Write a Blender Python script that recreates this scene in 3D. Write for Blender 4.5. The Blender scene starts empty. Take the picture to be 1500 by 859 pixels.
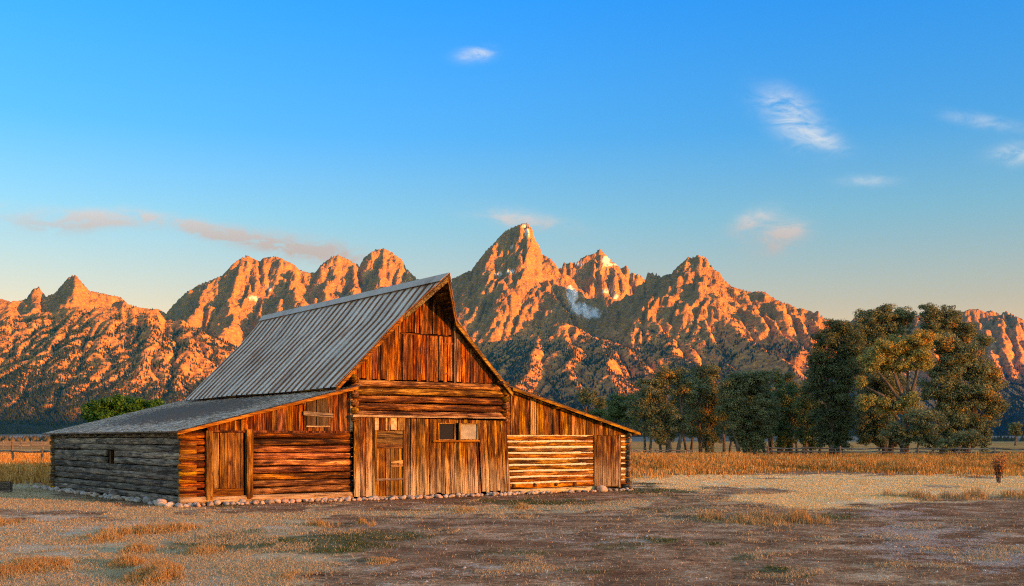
import bpy, math, random
import numpy as np
from mathutils import Vector, Matrix, Quaternion

# ------------------------------------------------------------------ start
SC = bpy.context.scene
COL = SC.collection
random.seed(7)
RNG = np.random.default_rng(7)

F, CX, HY, EYE = 1600.0, 750.0, 645.0, 1.65          # focal length and horizon of the view, eye height (m)
SUN_EL, SUN_AZ = math.radians(6.0), math.radians(59.5)  # azimuth: degrees to the right of straight behind the camera

# camera
cam_d = bpy.data.cameras.new('camera'); cam = bpy.data.objects.new('camera', cam_d); COL.objects.link(cam)
cam.location = (0, 0, EYE); cam.rotation_euler = (math.radians(90), 0, 0)
cam_d.sensor_fit = 'HORIZONTAL'; cam_d.sensor_width = 36.0; cam_d.lens = 36.0*F/1500.0
cam_d.shift_x = 0.0; cam_d.shift_y = (HY-429.5)/1500.0
cam_d.clip_start = 0.1; cam_d.clip_end = 60000
SC.camera = cam

# sun
sun_vec = Vector((math.sin(SUN_AZ)*math.cos(SUN_EL), -math.cos(SUN_AZ)*math.cos(SUN_EL), math.sin(SUN_EL)))
sl = bpy.data.lights.new('sun', 'SUN'); sun = bpy.data.objects.new('sun', sl); COL.objects.link(sun)
sl.energy = 4.6; sl.angle = math.radians(0.5); sl.color = (1.0, 0.275, 0.001)
sun.rotation_euler = sun_vec.to_track_quat('Z', 'Y').to_euler(); sun.location = (0, 0, 50)

# exposure
SC.view_settings.view_transform = 'Standard'; SC.view_settings.look = 'None'
SC.view_settings.exposure = 2.38; SC.view_settings.gamma = 1.0
SC.view_settings.use_curve_mapping = False

# render
SC.render.engine = 'CYCLES'
SC.cycles.use_denoising = False
SC.cycles.filter_width = 1.15
SC.cycles.max_bounces = 5; SC.cycles.diffuse_bounces = 3; SC.cycles.glossy_bounces = 2
SC.cycles.transmission_bounces = 3; SC.cycles.transparent_max_bounces = 6; SC.cycles.volume_bounces = 0
SC.cycles.sample_clamp_indirect = 6.0


# ------------------------------------------------------------------ node helper
class NT:
    def __init__(s, tree):
        s.t = tree; s.n = tree.nodes; s.l = tree.links
        for x in list(s.n): s.n.remove(x)
    def new(s, typ, **kw):
        n = s.n.new(typ)
        for k, v in kw.items():
            if k == 'inp':
                for a, b in v.items(): s.put(n.inputs[a], b)
            else: setattr(n, k, v)
        return n
    def put(s, sock, v):
        if isinstance(v, bpy.types.NodeSocket): s.l.new(v, sock)
        else:
            if sock.type == 'RGBA' and len(v) == 3: v = (*v, 1)
            sock.default_value = v
    def m(s, op, a, b=None, c=None, clamp=False):
        n = s.new('ShaderNodeMath', operation=op, use_clamp=clamp); s.put(n.inputs[0], a)
        if b is not None: s.put(n.inputs[1], b)
        if c is not None: s.put(n.inputs[2], c)
        return n.outputs[0]
    def mix(s, f, a, b, blend='MIX'):
        n = s.new('ShaderNodeMix', data_type='RGBA', blend_type=blend, clamp_factor=True)
        s.put(n.inputs[0], f); s.put(n.inputs[6], a); s.put(n.inputs[7], b)
        return n.outputs[2]
    def ramp(s, f, stops, interp='LINEAR'):
        n = s.new('ShaderNodeValToRGB'); s.put(n.inputs[0], f); cr = n.color_ramp; cr.interpolation = interp
        while len(cr.elements) < len(stops): cr.elements.new(0.5)
        for e, (p, c) in zip(cr.elements, stops):
            e.position = p
            if not hasattr(c, '__len__'): c = (c, c, c)
            e.color = (*c[:3], 1)
        return n.outputs[0]
    def noise(s, vec, scale, detail=4, rough=0.55, dist=0.0, dim='3D'):
        n = s.new('ShaderNodeTexNoise', noise_dimensions=dim)
        if vec is not None: s.put(n.inputs['Vector'], vec)
        s.put(n.inputs['Scale'], scale); n.inputs['Detail'].default_value = detail
        n.inputs['Roughness'].default_value = rough; n.inputs['Distortion'].default_value = dist
        return n.outputs[0]
    def mapv(s, vec, scale=(1,1,1), loc=(0,0,0), rot=(0,0,0)):
        n = s.new('ShaderNodeMapping'); s.put(n.inputs[0], vec)
        n.inputs['Scale'].default_value = scale; n.inputs['Location'].default_value = loc; n.inputs['Rotation'].default_value = rot
        return n.outputs[0]
    def sep(s, vec):
        n = s.new('ShaderNodeSeparateXYZ'); s.put(n.inputs[0], vec); return n.outputs
    def comb(s, x, y, z):
        n = s.new('ShaderNodeCombineXYZ'); s.put(n.inputs[0], x); s.put(n.inputs[1], y); s.put(n.inputs[2], z); return n.outputs[0]
    def attr(s, name):
        n = s.new('ShaderNodeAttribute', attribute_name=name); return n
    def smooth(s, x, a, b):
        n = s.new('ShaderNodeMapRange', interpolation_type='SMOOTHSTEP'); s.put(n.inputs[0], x)
        s.put(n.inputs[1], a); s.put(n.inputs[2], b); s.put(n.inputs[3], 0.0); s.put(n.inputs[4], 1.0)
        return n.outputs[0]


def mat_new(name):
    m = bpy.data.materials.new(name); m.use_nodes = True
    return m, NT(m.node_tree)

def finish(nt, color, rough=0.9, bump=None, bump_strength=0.5, bump_dist=0.02, metallic=0.0, spec=0.2, subsurf=None, trans=None):
    b = nt.new('ShaderNodeBsdfPrincipled')
    nt.put(b.inputs['Base Color'], color); nt.put(b.inputs['Roughness'], rough); nt.put(b.inputs['Metallic'], metallic)
    nt.put(b.inputs['Specular IOR Level'], spec)
    if bump is not None:
        bp = nt.new('ShaderNodeBump'); bp.inputs['Strength'].default_value = bump_strength; bp.inputs['Distance'].default_value = bump_dist
        nt.put(bp.inputs['Height'], bump); nt.l.new(bp.outputs[0], b.inputs['Normal'])
    o = nt.new('ShaderNodeOutputMaterial'); nt.l.new(b.outputs[0], o.inputs[0])
    return b, o


# ------------------------------------------------------------------ sky
def build_world():
    w = bpy.data.worlds.new('World'); SC.world = w; w.use_nodes = True
    nt = NT(w.node_tree)
    sky = nt.new('ShaderNodeTexSky', sky_type='NISHITA', sun_disc=False)
    sky.sun_elevation = SUN_EL; sky.sun_rotation = math.pi - SUN_AZ
    sky.altitude = 0; sky.air_density = 1.0; sky.dust_density = 1.0; sky.ozone_density = 1.0
    tc = nt.new('ShaderNodeTexCoord')
    d = nt.sep(tc.outputs['Generated'])
    # air colour by height above the horizon: pale and faintly warm low down, blue above, zenith lifted as unseen fill
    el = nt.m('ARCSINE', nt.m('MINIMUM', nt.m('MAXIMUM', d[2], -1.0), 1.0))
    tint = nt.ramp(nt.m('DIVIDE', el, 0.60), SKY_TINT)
    tint = nt.mix(nt.smooth(d[1], 0.25, -0.35), tint, SKY_EAST_FILL)      # unseen sunrise side, tint raised as fill light
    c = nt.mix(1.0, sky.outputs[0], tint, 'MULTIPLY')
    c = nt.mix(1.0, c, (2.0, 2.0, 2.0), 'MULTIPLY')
    # thin clouds, placed by compass direction (u) and slope (v) far to the west
    y = nt.m('MAXIMUM', d[1], 0.05)
    u = nt.m('DIVIDE', d[0], y); v = nt.m('DIVIDE', d[2], y)
    uv = nt.comb(u, v, 0.0)
    n1 = nt.noise(nt.mapv(uv, (30, 70, 1), rot=(0, 0, 0.25)), 1.0, 6, 0.65, 0.8)
    n2 = nt.noise(nt.mapv(uv, (9, 16, 1), loc=(3, 1, 0)), 1.0, 3, 0.5, 0.3)
    tot = None
    for (px, py, wx, wy, ang, a) in CLOUDS:
        cu = (px-CX)/F; cv = (HY-py)/F; ca, sa = math.cos(math.radians(ang)), math.sin(math.radians(ang))
        du = nt.m('SUBTRACT', u, cu); dv = nt.m('SUBTRACT', v, cv)
        p = nt.m('DIVIDE', nt.m('ADD', nt.m('MULTIPLY', du, ca), nt.m('MULTIPLY', dv, sa)), wx/F)
        q = nt.m('DIVIDE', nt.m('SUBTRACT', nt.m('MULTIPLY', dv, ca), nt.m('MULTIPLY', du, sa)), wy/F)
        r2 = nt.m('ADD', nt.m('MULTIPLY', p, p), nt.m('MULTIPLY', q, q))
        g = nt.m('MULTIPLY', nt.m('POWER', 2.718, nt.m('MULTIPLY', r2, -1.0)), a)
        tot = g if tot is None else nt.m('ADD', tot, g)
    dens = nt.m('MULTIPLY', nt.m('MULTIPLY', tot, nt.smooth(n1, 0.25, 0.75)), nt.smooth(n2, 0.12, 0.45))
    front = nt.m('GREATER_THAN', d[1], 0.06)
    dens = nt.m('MULTIPLY', dens, front, clamp=True)
    ccol = nt.mix(nt.smooth(v, 0.17, 0.24), CLOUD_LOW, CLOUD_HIGH)
    c = nt.mix(dens, c, ccol)
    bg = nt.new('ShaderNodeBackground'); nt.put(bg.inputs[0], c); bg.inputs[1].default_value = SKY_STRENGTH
    o = nt.new('ShaderNodeOutputWorld'); nt.l.new(bg.outputs[0], o.inputs[0])

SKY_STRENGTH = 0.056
SKY_TINT = [(0.0, (.90, .46, .32)), (0.12, (.76, .43, .32)), (0.20, (.56, .405, .37)), (0.33, (.32, .46, .58)), (0.45, (.15, .42, .76)), (0.64, (.068, .41, .95)), (0.76, (.30, .55, .90)), (0.86, (.80, .84, .90)), (1.0, (1.0, .96, .90))]  # last stops lie above the view, brightened to add ambient light
SKY_EAST_FILL = (0.70, 0.70, 0.70)
# (px, py, half width, half height, tilt deg, strength)
CLOUD_LOW, CLOUD_HIGH = (2.3, 1.85, 1.65), (3.0, 3.0, 3.05)
CLOUDS = [
    (697, 80, 24, 9, 5, 1.0), (1165, 180, 46, 24, -35, .8), (1210, 206, 30, 12, -20, .6), (1150, 150, 36, 20, -20, 0.5),
    (1106, 325, 30, 14, 20, 1.5), (1138, 348, 36, 20, 15, 1.7), (1155, 338, 22, 9, 10, 1.0), (1440, 178, 55, 9, -10, 0.5), (1492, 226, 34, 13, 5, .9),
    (1270, 265, 36, 8, 0, 0.45), (125, 324, 70, 13, 6, 1.3), (20, 318, 80, 14, -8, 0.8), (200, 324, 110, 9, -6, 1.2), (280, 334, 90, 8, -12, 1.1),
    (340, 347, 90, 11, -14, 1.3), (440, 362, 80, 15, -10, 1.5), (490, 374, 50, 13, -10, 1.3), (765, 322, 60, 12, -8, 1.4),
]
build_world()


# ------------------------------------------------------------------ general helpers
def tag(o, label=None, cat=None, group=None, kind=None):
    if label: o['label'] = label
    if cat: o['category'] = cat
    if group: o['group'] = group
    if kind: o['kind'] = kind
    return o

def empty(name, loc=(0, 0, 0), rz=0.0, parent=None):
    o = bpy.data.objects.new(name, None); COL.objects.link(o)
    o.location = loc; o.rotation_euler = (0, 0, rz); o.empty_display_size = 0.3
    if parent: o.parent = parent
    return o

def link_mesh(name, me, mat, parent=None, smooth=False):
    if mat is not None: me.materials.append(mat)
    if smooth: me.shade_smooth()
    o = bpy.data.objects.new(name, me); COL.objects.link(o)
    if parent: o.parent = parent
    return o

def np_mesh(name, verts, faces, colors=None, fcolors=None, attrs=None):
    """verts (N,3); faces (M,k) int array of equal size; colors per vertex (N,3/4); fcolors per face"""
    me = bpy.data.meshes.new(name)
    verts = np.ascontiguousarray(verts, dtype=np.float32); faces = np.ascontiguousarray(faces, dtype=np.int32)
    M, k = faces.shape
    me.vertices.add(len(verts)); me.vertices.foreach_set('co', verts.ravel())
    me.loops.add(M*k); me.loops.foreach_set('vertex_index', faces.ravel())
    me.polygons.add(M); me.polygons.foreach_set('loop_start', np.arange(0, M*k, k, dtype=np.int32))
    me.update(calc_edges=True)
    if colors is not None:
        a = me.attributes.new('tint', 'FLOAT_COLOR', 'POINT'); c = np.ones((len(verts), 4), np.float32); c[:, :colors.shape[1]] = colors
        a.data.foreach_set('color', c.ravel())
    if fcolors is not None:
        a = me.attributes.new('tint', 'FLOAT_COLOR', 'FACE'); c = np.ones((M, 4), np.float32); c[:, :fcolors.shape[1]] = fcolors
        a.data.foreach_set('color', c.ravel())
    for nm, arr in (attrs or {}).items():
        a = me.attributes.new(nm, 'FLOAT', 'POINT'); a.data.foreach_set('value', np.ascontiguousarray(arr, dtype=np.float32).ravel())
    return me

class MB:
    """collects polygons with a colour per piece into one mesh"""
    def __init__(s): s.v = []; s.f = []; s.c = []
    def add(s, verts, faces, tint=(1, 1, 1)):
        b = len(s.v); s.v.extend([tuple(p) for p in verts]); s.f.extend([tuple(i+b for i in f) for f in faces])
        s.c.extend([tint]*len(faces))
    def box(s, lo, hi, tint=(1, 1, 1), M=None, jit=0.0):
        x0, y0, z0 = lo; x1, y1, z1 = hi
        vs = [Vector((x, y, z)) for x in (x0, x1) for y in (y0, y1) for z in (z0, z1)]
        if jit: vs = [v+Vector((random.uniform(-jit, jit), random.uniform(-jit, jit), random.uniform(-jit, jit))) for v in vs]
        if M is not None: vs = [M @ v for v in vs]
        s.add(vs, [(0, 1, 3, 2), (4, 6, 7, 5), (0, 4, 5, 1), (2, 3, 7, 6), (0, 2, 6, 4), (1, 5, 7, 3)], tint)
    def prism(s, pts, d, tint=(1, 1, 1)):
        """pts: planar loop (ccw seen from the side the offset d points away from)"""
        n = len(pts); d = Vector(d); a = [Vector(p) for p in pts]; b = [p+d for p in a]
        s.add(a+b, [tuple(range(n)), tuple(reversed(range(n, 2*n)))]+[(i, i+n, (i+1) % n+n, (i+1) % n) for i in range(n)], tint)
    def tube(s, pts, radii, sides=8, tint=(1, 1, 1), squash=None, wob=0.0, seed=0, power=2.0, endtint=None):
        """tube through pts; squash=(a,b) scales the two cross axes; power>2 makes a hewn, squarer section"""
        pts = [Vector(p) for p in pts]; n = len(pts); vs = []
        r = random.Random(seed)
        up = Vector((0, 0, 1))
        d0 = (pts[-1]-pts[0]).normalized()
        if abs(d0.z) > 0.9: up = Vector((0, 1, 0))
        side = d0.cross(up).normalized(); upv = side.cross(d0).normalized()
        ph = [r.uniform(0, 6.28) for _ in range(6)]
        for i, p in enumerate(pts):
            R = radii[i] if hasattr(radii, '__len__') else radii
            for k in range(sides):
                a = 2*math.pi*k/sides+math.pi/sides
                ca, sa = math.cos(a), math.sin(a)
                if power != 2.0:
                    q = (abs(ca)**power+abs(sa)**power)**(-1/power); ca, sa = ca*q, sa*q
                rr = R*(1+wob*(math.sin(3*a+ph[0]+i*0.4)*0.4+math.sin(2*a+ph[1]+i*0.9)*0.4+r.uniform(-.5, .5)))
                A, B = squash if squash else (1, 1)
                vs.append(p+side*(ca*rr*A)+upv*(sa*rr*B))
        fs = [(i*sides+k, i*sides+(k+1) % sides, (i+1)*sides+(k+1) % sides, (i+1)*sides+k) for i in range(n-1) for k in range(sides)]
        s.add(vs, fs, tint)
        b = len(s.v)-len(vs)
        s.f.append(tuple(b+k for k in reversed(range(sides)))); s.c.append(endtint or tint)
        s.f.append(tuple(b+(n-1)*sides+k for k in range(sides))); s.c.append(endtint or tint)
    def build(s, name, mat, parent=None, smooth=False):
        me = bpy.data.meshes.new(name); me.from_pydata(s.v, [], s.f); me.update()
        a = me.attributes.new('tint', 'FLOAT_COLOR', 'FACE')
        a.data.foreach_set('color', np.array([(c[0], c[1], c[2], 1.0) for c in s.c], np.float32).ravel())
        return link_mesh(name, me, mat, parent, smooth)

# numpy noise
def _h(ix, iy, seed):
    n = (ix.astype(np.int64)*374761393 + iy.astype(np.int64)*668265263 + seed*1442695041) & 0x7fffffff
    n = ((n ^ (n >> 13))*1274126177) & 0x7fffffff
    return ((n ^ (n >> 16)) & 0xffff)/65535.0
def vnoise(x, y, seed=0):
    ix = np.floor(x); iy = np.floor(y); fx = x-ix; fy = y-iy
    ix = ix.astype(np.int64); iy = iy.astype(np.int64)
    ux = fx*fx*fx*(fx*(fx*6-15)+10); uy = fy*fy*fy*(fy*(fy*6-15)+10)
    a = _h(ix, iy, seed); b = _h(ix+1, iy, seed); c = _h(ix, iy+1, seed); d = _h(ix+1, iy+1, seed)
    return (a+(b-a)*ux)*(1-uy)+(c+(d-c)*ux)*uy
def fbm(x, y, o=5, seed=0, gain=0.5):
    s = 0; a = 1; t = 0
    for i in range(o):
        s = s+a*vnoise(x, y, seed+i*17); t += a; a *= gain; x, y = x*1.93+0.31*y+5.2, y*1.93-0.31*x+1.7
    return s/t
def ridged(x, y, o=5, seed=0, gain=0.5):
    s = 0; a = 1; t = 0
    for i in range(o):
        s = s+a*(1-np.abs(2*vnoise(x, y, seed+i*17)-1)); t += a; a *= gain; x, y = x*1.97+0.35*y+3.1, y*1.97-0.35*x+7.7
    return s/t
def sstep(x, a, b):
    t = np.clip((x-a)/(b-a), 0, 1); return t*t*(3-2*t)
# ------------------------------------------------------------------ mountains (real terrain 6-13 km away)
SIL = [(-60, 446), (0, 438), (15, 442), (30, 441), (38, 438), (48, 424), (57, 421), (62, 428), (68, 434), (80, 430), (90, 418), (100, 407), (107, 403),
       (112, 404), (118, 412), (131, 426), (150, 430), (178, 436), (188, 446), (200, 450), (220, 453), (232, 453), (243, 459), (252, 449), (262, 438),
       (275, 427), (290, 418), (308, 411), (325, 404), (332, 396), (340, 388), (350, 380), (362, 374), (372, 379), (380, 383), (386, 378), (393, 377),
       (405, 376), (412, 378), (420, 383), (428, 386), (440, 396), (452, 400), (462, 399), (470, 388), (485, 377), (495, 374), (510, 380),
       (520, 386), (527, 388), (535, 376), (543, 370), (550, 366), (562, 364), (575, 370), (588, 380), (595, 393), (605, 403), (615, 411), (632, 421),
       (645, 414), (660, 409), (675, 403), (690, 396), (700, 382), (712, 367), (721, 359), (729, 350), (740, 339), (748, 335), (757, 331), (765, 328), (773, 327), (780, 335),
       (784, 349), (795, 373), (809, 381), (820, 394), (823, 391), (827, 386), (835, 385), (844, 386), (851, 379), (861, 374), (869, 372), (878, 365),
       (886, 372), (896, 382), (905, 389), (910, 393), (918, 389), (923, 399), (935, 403), (945, 408), (949, 400), (955, 400), (960, 402), (968, 405),
       (983, 401), (990, 393), (995, 388), (1000, 384), (1009, 377), (1016, 377), (1022, 374), (1034, 377), (1040, 387), (1047, 395), (1054, 400),
       (1063, 412), (1072, 420), (1086, 424), (1101, 428), (1109, 427), (1121, 428), (1138, 440), (1156, 446), (1168, 452), (1176, 452), (1187, 457),
       (1197, 459), (1208, 467), (1220, 471), (1232, 474), (1245, 471), (1251, 467), (1260, 467), (1275, 470), (1300, 462), (1330, 466), (1360, 458), (1390, 462),
       (1400, 458), (1411, 457), (1421, 453), (1433, 453), (1443, 457), (1452, 455), (1465, 460), (1474, 456), (1487, 463), (1500, 469), (1530, 462), (1560, 476)]

def P(px, py, D):
    D = D*1000.0
    return ((px-CX)/F*D, D, EYE+(HY-py)/F*D)

# ridge lines: (px, py, distance km) ..., side slope, sharpness
def sil(a, b, D0, D1, drop=0):
    pts = [(x, y) for x, y in SIL if a <= x <= b]
    return [(x, y+drop, D0+(D1-D0)*(x-a)/(b-a)) for x, y in pts]

RIDGES = [
    (sil(-60, 243, 9.4, 9.8), 0.95), (sil(243, 632, 10.6, 11.2), 1.05), (sil(632, 822, 10.9, 10.4), 1.25), (sil(818, 949, 11.0, 11.0), 1.25),
    (sil(945, 1232, 9.6, 8.6), 0.95), (sil(1208, 1560, 11.5, 11.5), 0.95),
    # spurs of the left group
    ([(107, 403, 9.5), (100, 440, 9.1), (80, 455, 8.8)], 1.0), ([(57, 421, 9.5), (50, 445, 9.2)], 1.0), ([(178, 436, 9.6), (175, 455, 9.2), (160, 470, 8.8)], 0.9),
    # middle group: faces seen from the valley
    ([(325, 404, 10.8), (300, 430, 10.4), (280, 450, 10.0), (262, 475, 9.5), (250, 500, 9.0)], 0.95),
    ([(362, 374, 10.8), (350, 400, 10.5), (338, 425, 10.2), (335, 450, 9.9), (330, 480, 9.4), (325, 520, 8.8)], 1.0),
    ([(380, 383, 10.9), (385, 400, 10.7), (378, 430, 10.4), (382, 455, 10.0), (392, 480, 9.5), (400, 520, 8.9)], 1.05),
    ([(412, 378, 11.0), (425, 400, 10.7), (430, 425, 10.3), (445, 440, 10.0), (450, 470, 9.5), (470, 520, 8.8)], 1.05),
    ([(440, 396, 11.0), (452, 425, 10.6), (468, 445, 10.2)], 1.05),
    ([(495, 374, 11.0), (488, 400, 10.7), (478, 425, 10.4), (470, 450, 10.0), (480, 480, 9.5), (500, 530, 8.8)], 1.1),
    ([(510, 380, 11.0), (522, 405, 10.7), (530, 430, 10.3), (540, 460, 9.9), (560, 520, 9.0)], 1.1),
    ([(562, 364, 11.1), (556, 390, 10.8), (560, 415, 10.5), (575, 445, 10.1), (600, 490, 9.4)], 1.1),
    ([(588, 380, 11.1), (605, 420, 10.6), (620, 460, 10.0), (640, 520, 9.2)], 1.1),
    # Grand
    ([(712, 367, 10.6), (706, 385, 10.45), (703, 405, 10.3), (712, 430, 10.1), (722, 455, 9.9), (738, 478, 9.7), (748, 500, 9.5)], 1.3),
    ([(748, 335, 10.6), (752, 352, 10.4), (757, 372, 10.25), (752, 398, 10.1), (758, 425, 9.9), (768, 455, 9.7), (780, 478, 9.5)], 1.35),
    ([(773, 327, 10.5), (783, 355, 10.3), (792, 385, 10.1), (806, 415, 9.8), (822, 440, 9.6), (832, 462, 9.3)], 1.3),
    ([(797, 375, 10.4), (815, 410, 10.0), (832, 440, 9.7), (842, 462, 9.4)], 1.3),
    # Owen and the basin
    ([(835, 385, 11.0), (840, 405, 10.8), (848, 425, 10.6)], 1.3), ([(878, 365, 11.0), (872, 390, 10.75), (868, 410, 10.6)], 1.3),
    ([(905, 389, 11.0), (898, 410, 10.7), (890, 430, 10.5)], 1.3), ([(923, 399, 11.0), (920, 430, 10.6), (910, 460, 10.2)], 1.2),
    # Teewinot
    ([(983, 401, 9.5), (968, 412, 9.4), (966, 430, 9.2), (955, 448, 9.0), (938, 466, 8.8), (926, 490, 8.6), (925, 515, 8.4)], 1.0),
    ([(1000, 386, 9.4), (998, 410, 9.2), (1004, 440, 8.9), (1020, 475, 8.5), (1050, 510, 8.1), (1080, 540, 7.7), (1130, 580, 7.2)], 0.95),
    ([(1022, 374, 9.4), (1024, 400, 9.2), (1030, 430, 8.9), (1060, 465, 8.5), (1105, 500, 8.0), (1150, 535, 7.5), (1200, 580, 6.9)], 0.95),
    ([(1047, 396, 9.3), (1060, 425, 9.0), (1080, 445, 8.8), (1120, 475, 8.4)], 0.95),
    ([(1072, 420, 9.2), (1085, 445, 8.9), (1110, 465, 8.6), (1160, 500, 8.0)], 0.95), ([(1101, 428, 9.1), (1110, 450, 8.8), (1135, 475, 8.4), (1180, 510, 7.8)], 0.95),
    ([(1121, 428, 9.0), (1140, 460, 8.6), (1165, 490, 8.2)], 0.9), ([(1156, 446, 8.9), (1170, 470, 8.5), (1200, 505, 8.0), (1240, 560, 7.2)], 0.9),
    ([(1187, 457, 8.8), (1205, 485, 8.4), (1240, 530, 7.8)], 0.9), ([(1232, 475, 8.6), (1280, 520, 7.9), (1330, 570, 7.2)], 0.85),
    # far right group
] + [([(x, y+2, 11.5), (x+12, y+35, 11.0), (x+22, y+75, 10.4), (x+40, y+120, 9.6)], 0.95) for x, y in ((1251, 467), (1300, 464), (1360, 460), (1411, 457), (1433, 455), (1452, 457), (1474, 458), (1500, 468), (1530, 466))] + [
    # forested foothills: left dome
    ([(-80, 455, 7.8), (-20, 448, 7.7), (17, 447, 7.7), (60, 450, 7.5), (100, 448, 7.4), (147, 447, 7.3), (174, 447, 7.3), (193, 448, 7.3), (220, 453, 7.3), (243, 461, 7.3),
      (272, 470, 7.3), (300, 483, 7.2), (340, 506, 7.1), (390, 530, 7.0), (450, 560, 6.9), (520, 600, 6.7)], 0.62),
    ([(100, 448, 7.4), (85, 480, 7.0), (62, 510, 6.7), (45, 545, 6.4), (28, 585, 6.1)], 0.62),
    ([(174, 447, 7.3), (160, 485, 6.9), (140, 525, 6.5), (118, 565, 6.2), (100, 600, 5.9)], 0.6),
    ([(220, 453, 7.3), (222, 490, 6.9), (205, 530, 6.5), (190, 575, 6.1)], 0.6), ([(272, 470, 7.3), (275, 510, 6.8), (262, 550, 6.4), (260, 600, 5.9)], 0.6),
    ([(320, 493, 7.2), (330, 540, 6.7), (330, 590, 6.2)], 0.58), ([(-20, 448, 7.7), (-25, 480, 7.2), (-10, 520, 6.7), (-15, 570, 6.2)], 0.6),
    # foothill below the Grand
    ([(785, 482, 9.2), (794, 475, 8.9), (812, 470, 8.8), (829, 468, 8.7), (842, 472, 8.6), (858, 478, 8.5), (876, 486, 8.4), (903, 506, 8.2), (930, 526, 7.9), (947, 540, 7.7), (964, 556, 7.5), (1000, 590, 7.1)], 0.66),
    ([(829, 468, 8.7), (826, 500, 8.2), (832, 535, 7.7), (850, 570, 7.2), (860, 600, 6.8)], 0.62),
    ([(794, 475, 8.9), (788, 505, 8.3), (778, 535, 7.8), (765, 560, 7.4), (750, 590, 6.9)], 0.62),
    ([(876, 486, 8.4), (880, 520, 7.9), (900, 550, 7.4), (915, 585, 6.9)], 0.62),
    # lower ground right of it
    ([(925, 515, 8.4), (945, 535, 8.1), (985, 550, 7.7), (1010, 575, 7.2)], 0.62), ([(960, 470, 8.7), (972, 500, 8.3), (1000, 530, 7.9), (1040, 560, 7.4), (1080, 595, 6.8)], 0.6),
    ([(1180, 520, 8.0), (1230, 560, 7.3), (1290, 600, 6.6)], 0.55), ([(1440, 540, 9.4), (1470, 580, 8.5), (1500, 610, 7.6)], 0.6), ([(1340, 560, 8.6), (1390, 595, 7.8)], 0.6),
    ([(560, 540, 8.2), (580, 580, 7.5), (590, 610, 6.9)], 0.6), ([(450, 520, 8.6), (470, 560, 7.8)], 0.6),
]

MX0, MX1, MY0, MY1, MRES = -5600.0, 6100.0, 5300.0, 12300.0, 13.0

def build_heights():
    xs = np.arange(MX0, MX1, MRES); ys = np.arange(MY0, MY1, MRES)
    X, Y = np.meshgrid(xs, ys)
    wx = (fbm(X/420, Y/420, 4, 11)-.5)*170 + (fbm(X/110, Y/110, 3, 12)-.5)*70
    wy = (fbm(X/420, Y/420, 4, 21)-.5)*170 + (fbm(X/110, Y/110, 3, 22)-.5)*70
    Xw, Yw = X+wx, Y+wy
    H = np.full(X.shape, -400.0)
    for pts, k in RIDGES:
        w = [P(*p) for p in pts]
        for (ax, ay, az), (bx, by, bz) in zip(w[:-1], w[1:]):
            reach = max(az, bz)/k*1.15+350
            i0 = max(0, int((min(ax, bx)-reach-MX0)/MRES)); i1 = min(len(xs), int((max(ax, bx)+reach-MX0)/MRES)+1)
            j0 = max(0, int((min(ay, by)-reach-MY0)/MRES)); j1 = min(len(ys), int((max(ay, by)+reach-MY0)/MRES)+1)
            if i1 <= i0 or j1 <= j0: continue
            xx = Xw[j0:j1, i0:i1]; yy = Yw[j0:j1, i0:i1]
            dx, dy = bx-ax, by-ay; L2 = dx*dx+dy*dy+1e-6
            t = np.clip(((xx-ax)*dx+(yy-ay)*dy)/L2, 0, 1)
            dist = np.hypot(xx-ax-t*dx, yy-ay-t*dy)
            d = np.where(dist > 0, dist, 0)
            # slope eases off away from the crest
            h = az+(bz-az)*t - k*(d - 0.00016*d*d*(d < 1600) - (d >= 1600)*(0.00016*1600*1600+(d-1600)*0.5))
            H[j0:j1, i0:i1] = np.maximum(H[j0:j1, i0:i1], h)
    # rough rock and gullies, stronger higher up
    amp = sstep(H, 60, 1300)
    r1 = ridged(Xw/330, Yw/420, 5, 31, 0.55)-.62
    r2 = ridged(Xw/120, Yw/150, 4, 41, 0.6)-.6
    H = H + amp*(105*r1+22*r2) + (1-amp)*sstep(H, -50, 200)*(22*r1+6*r2)
    return xs, ys, X, Y, H

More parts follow.
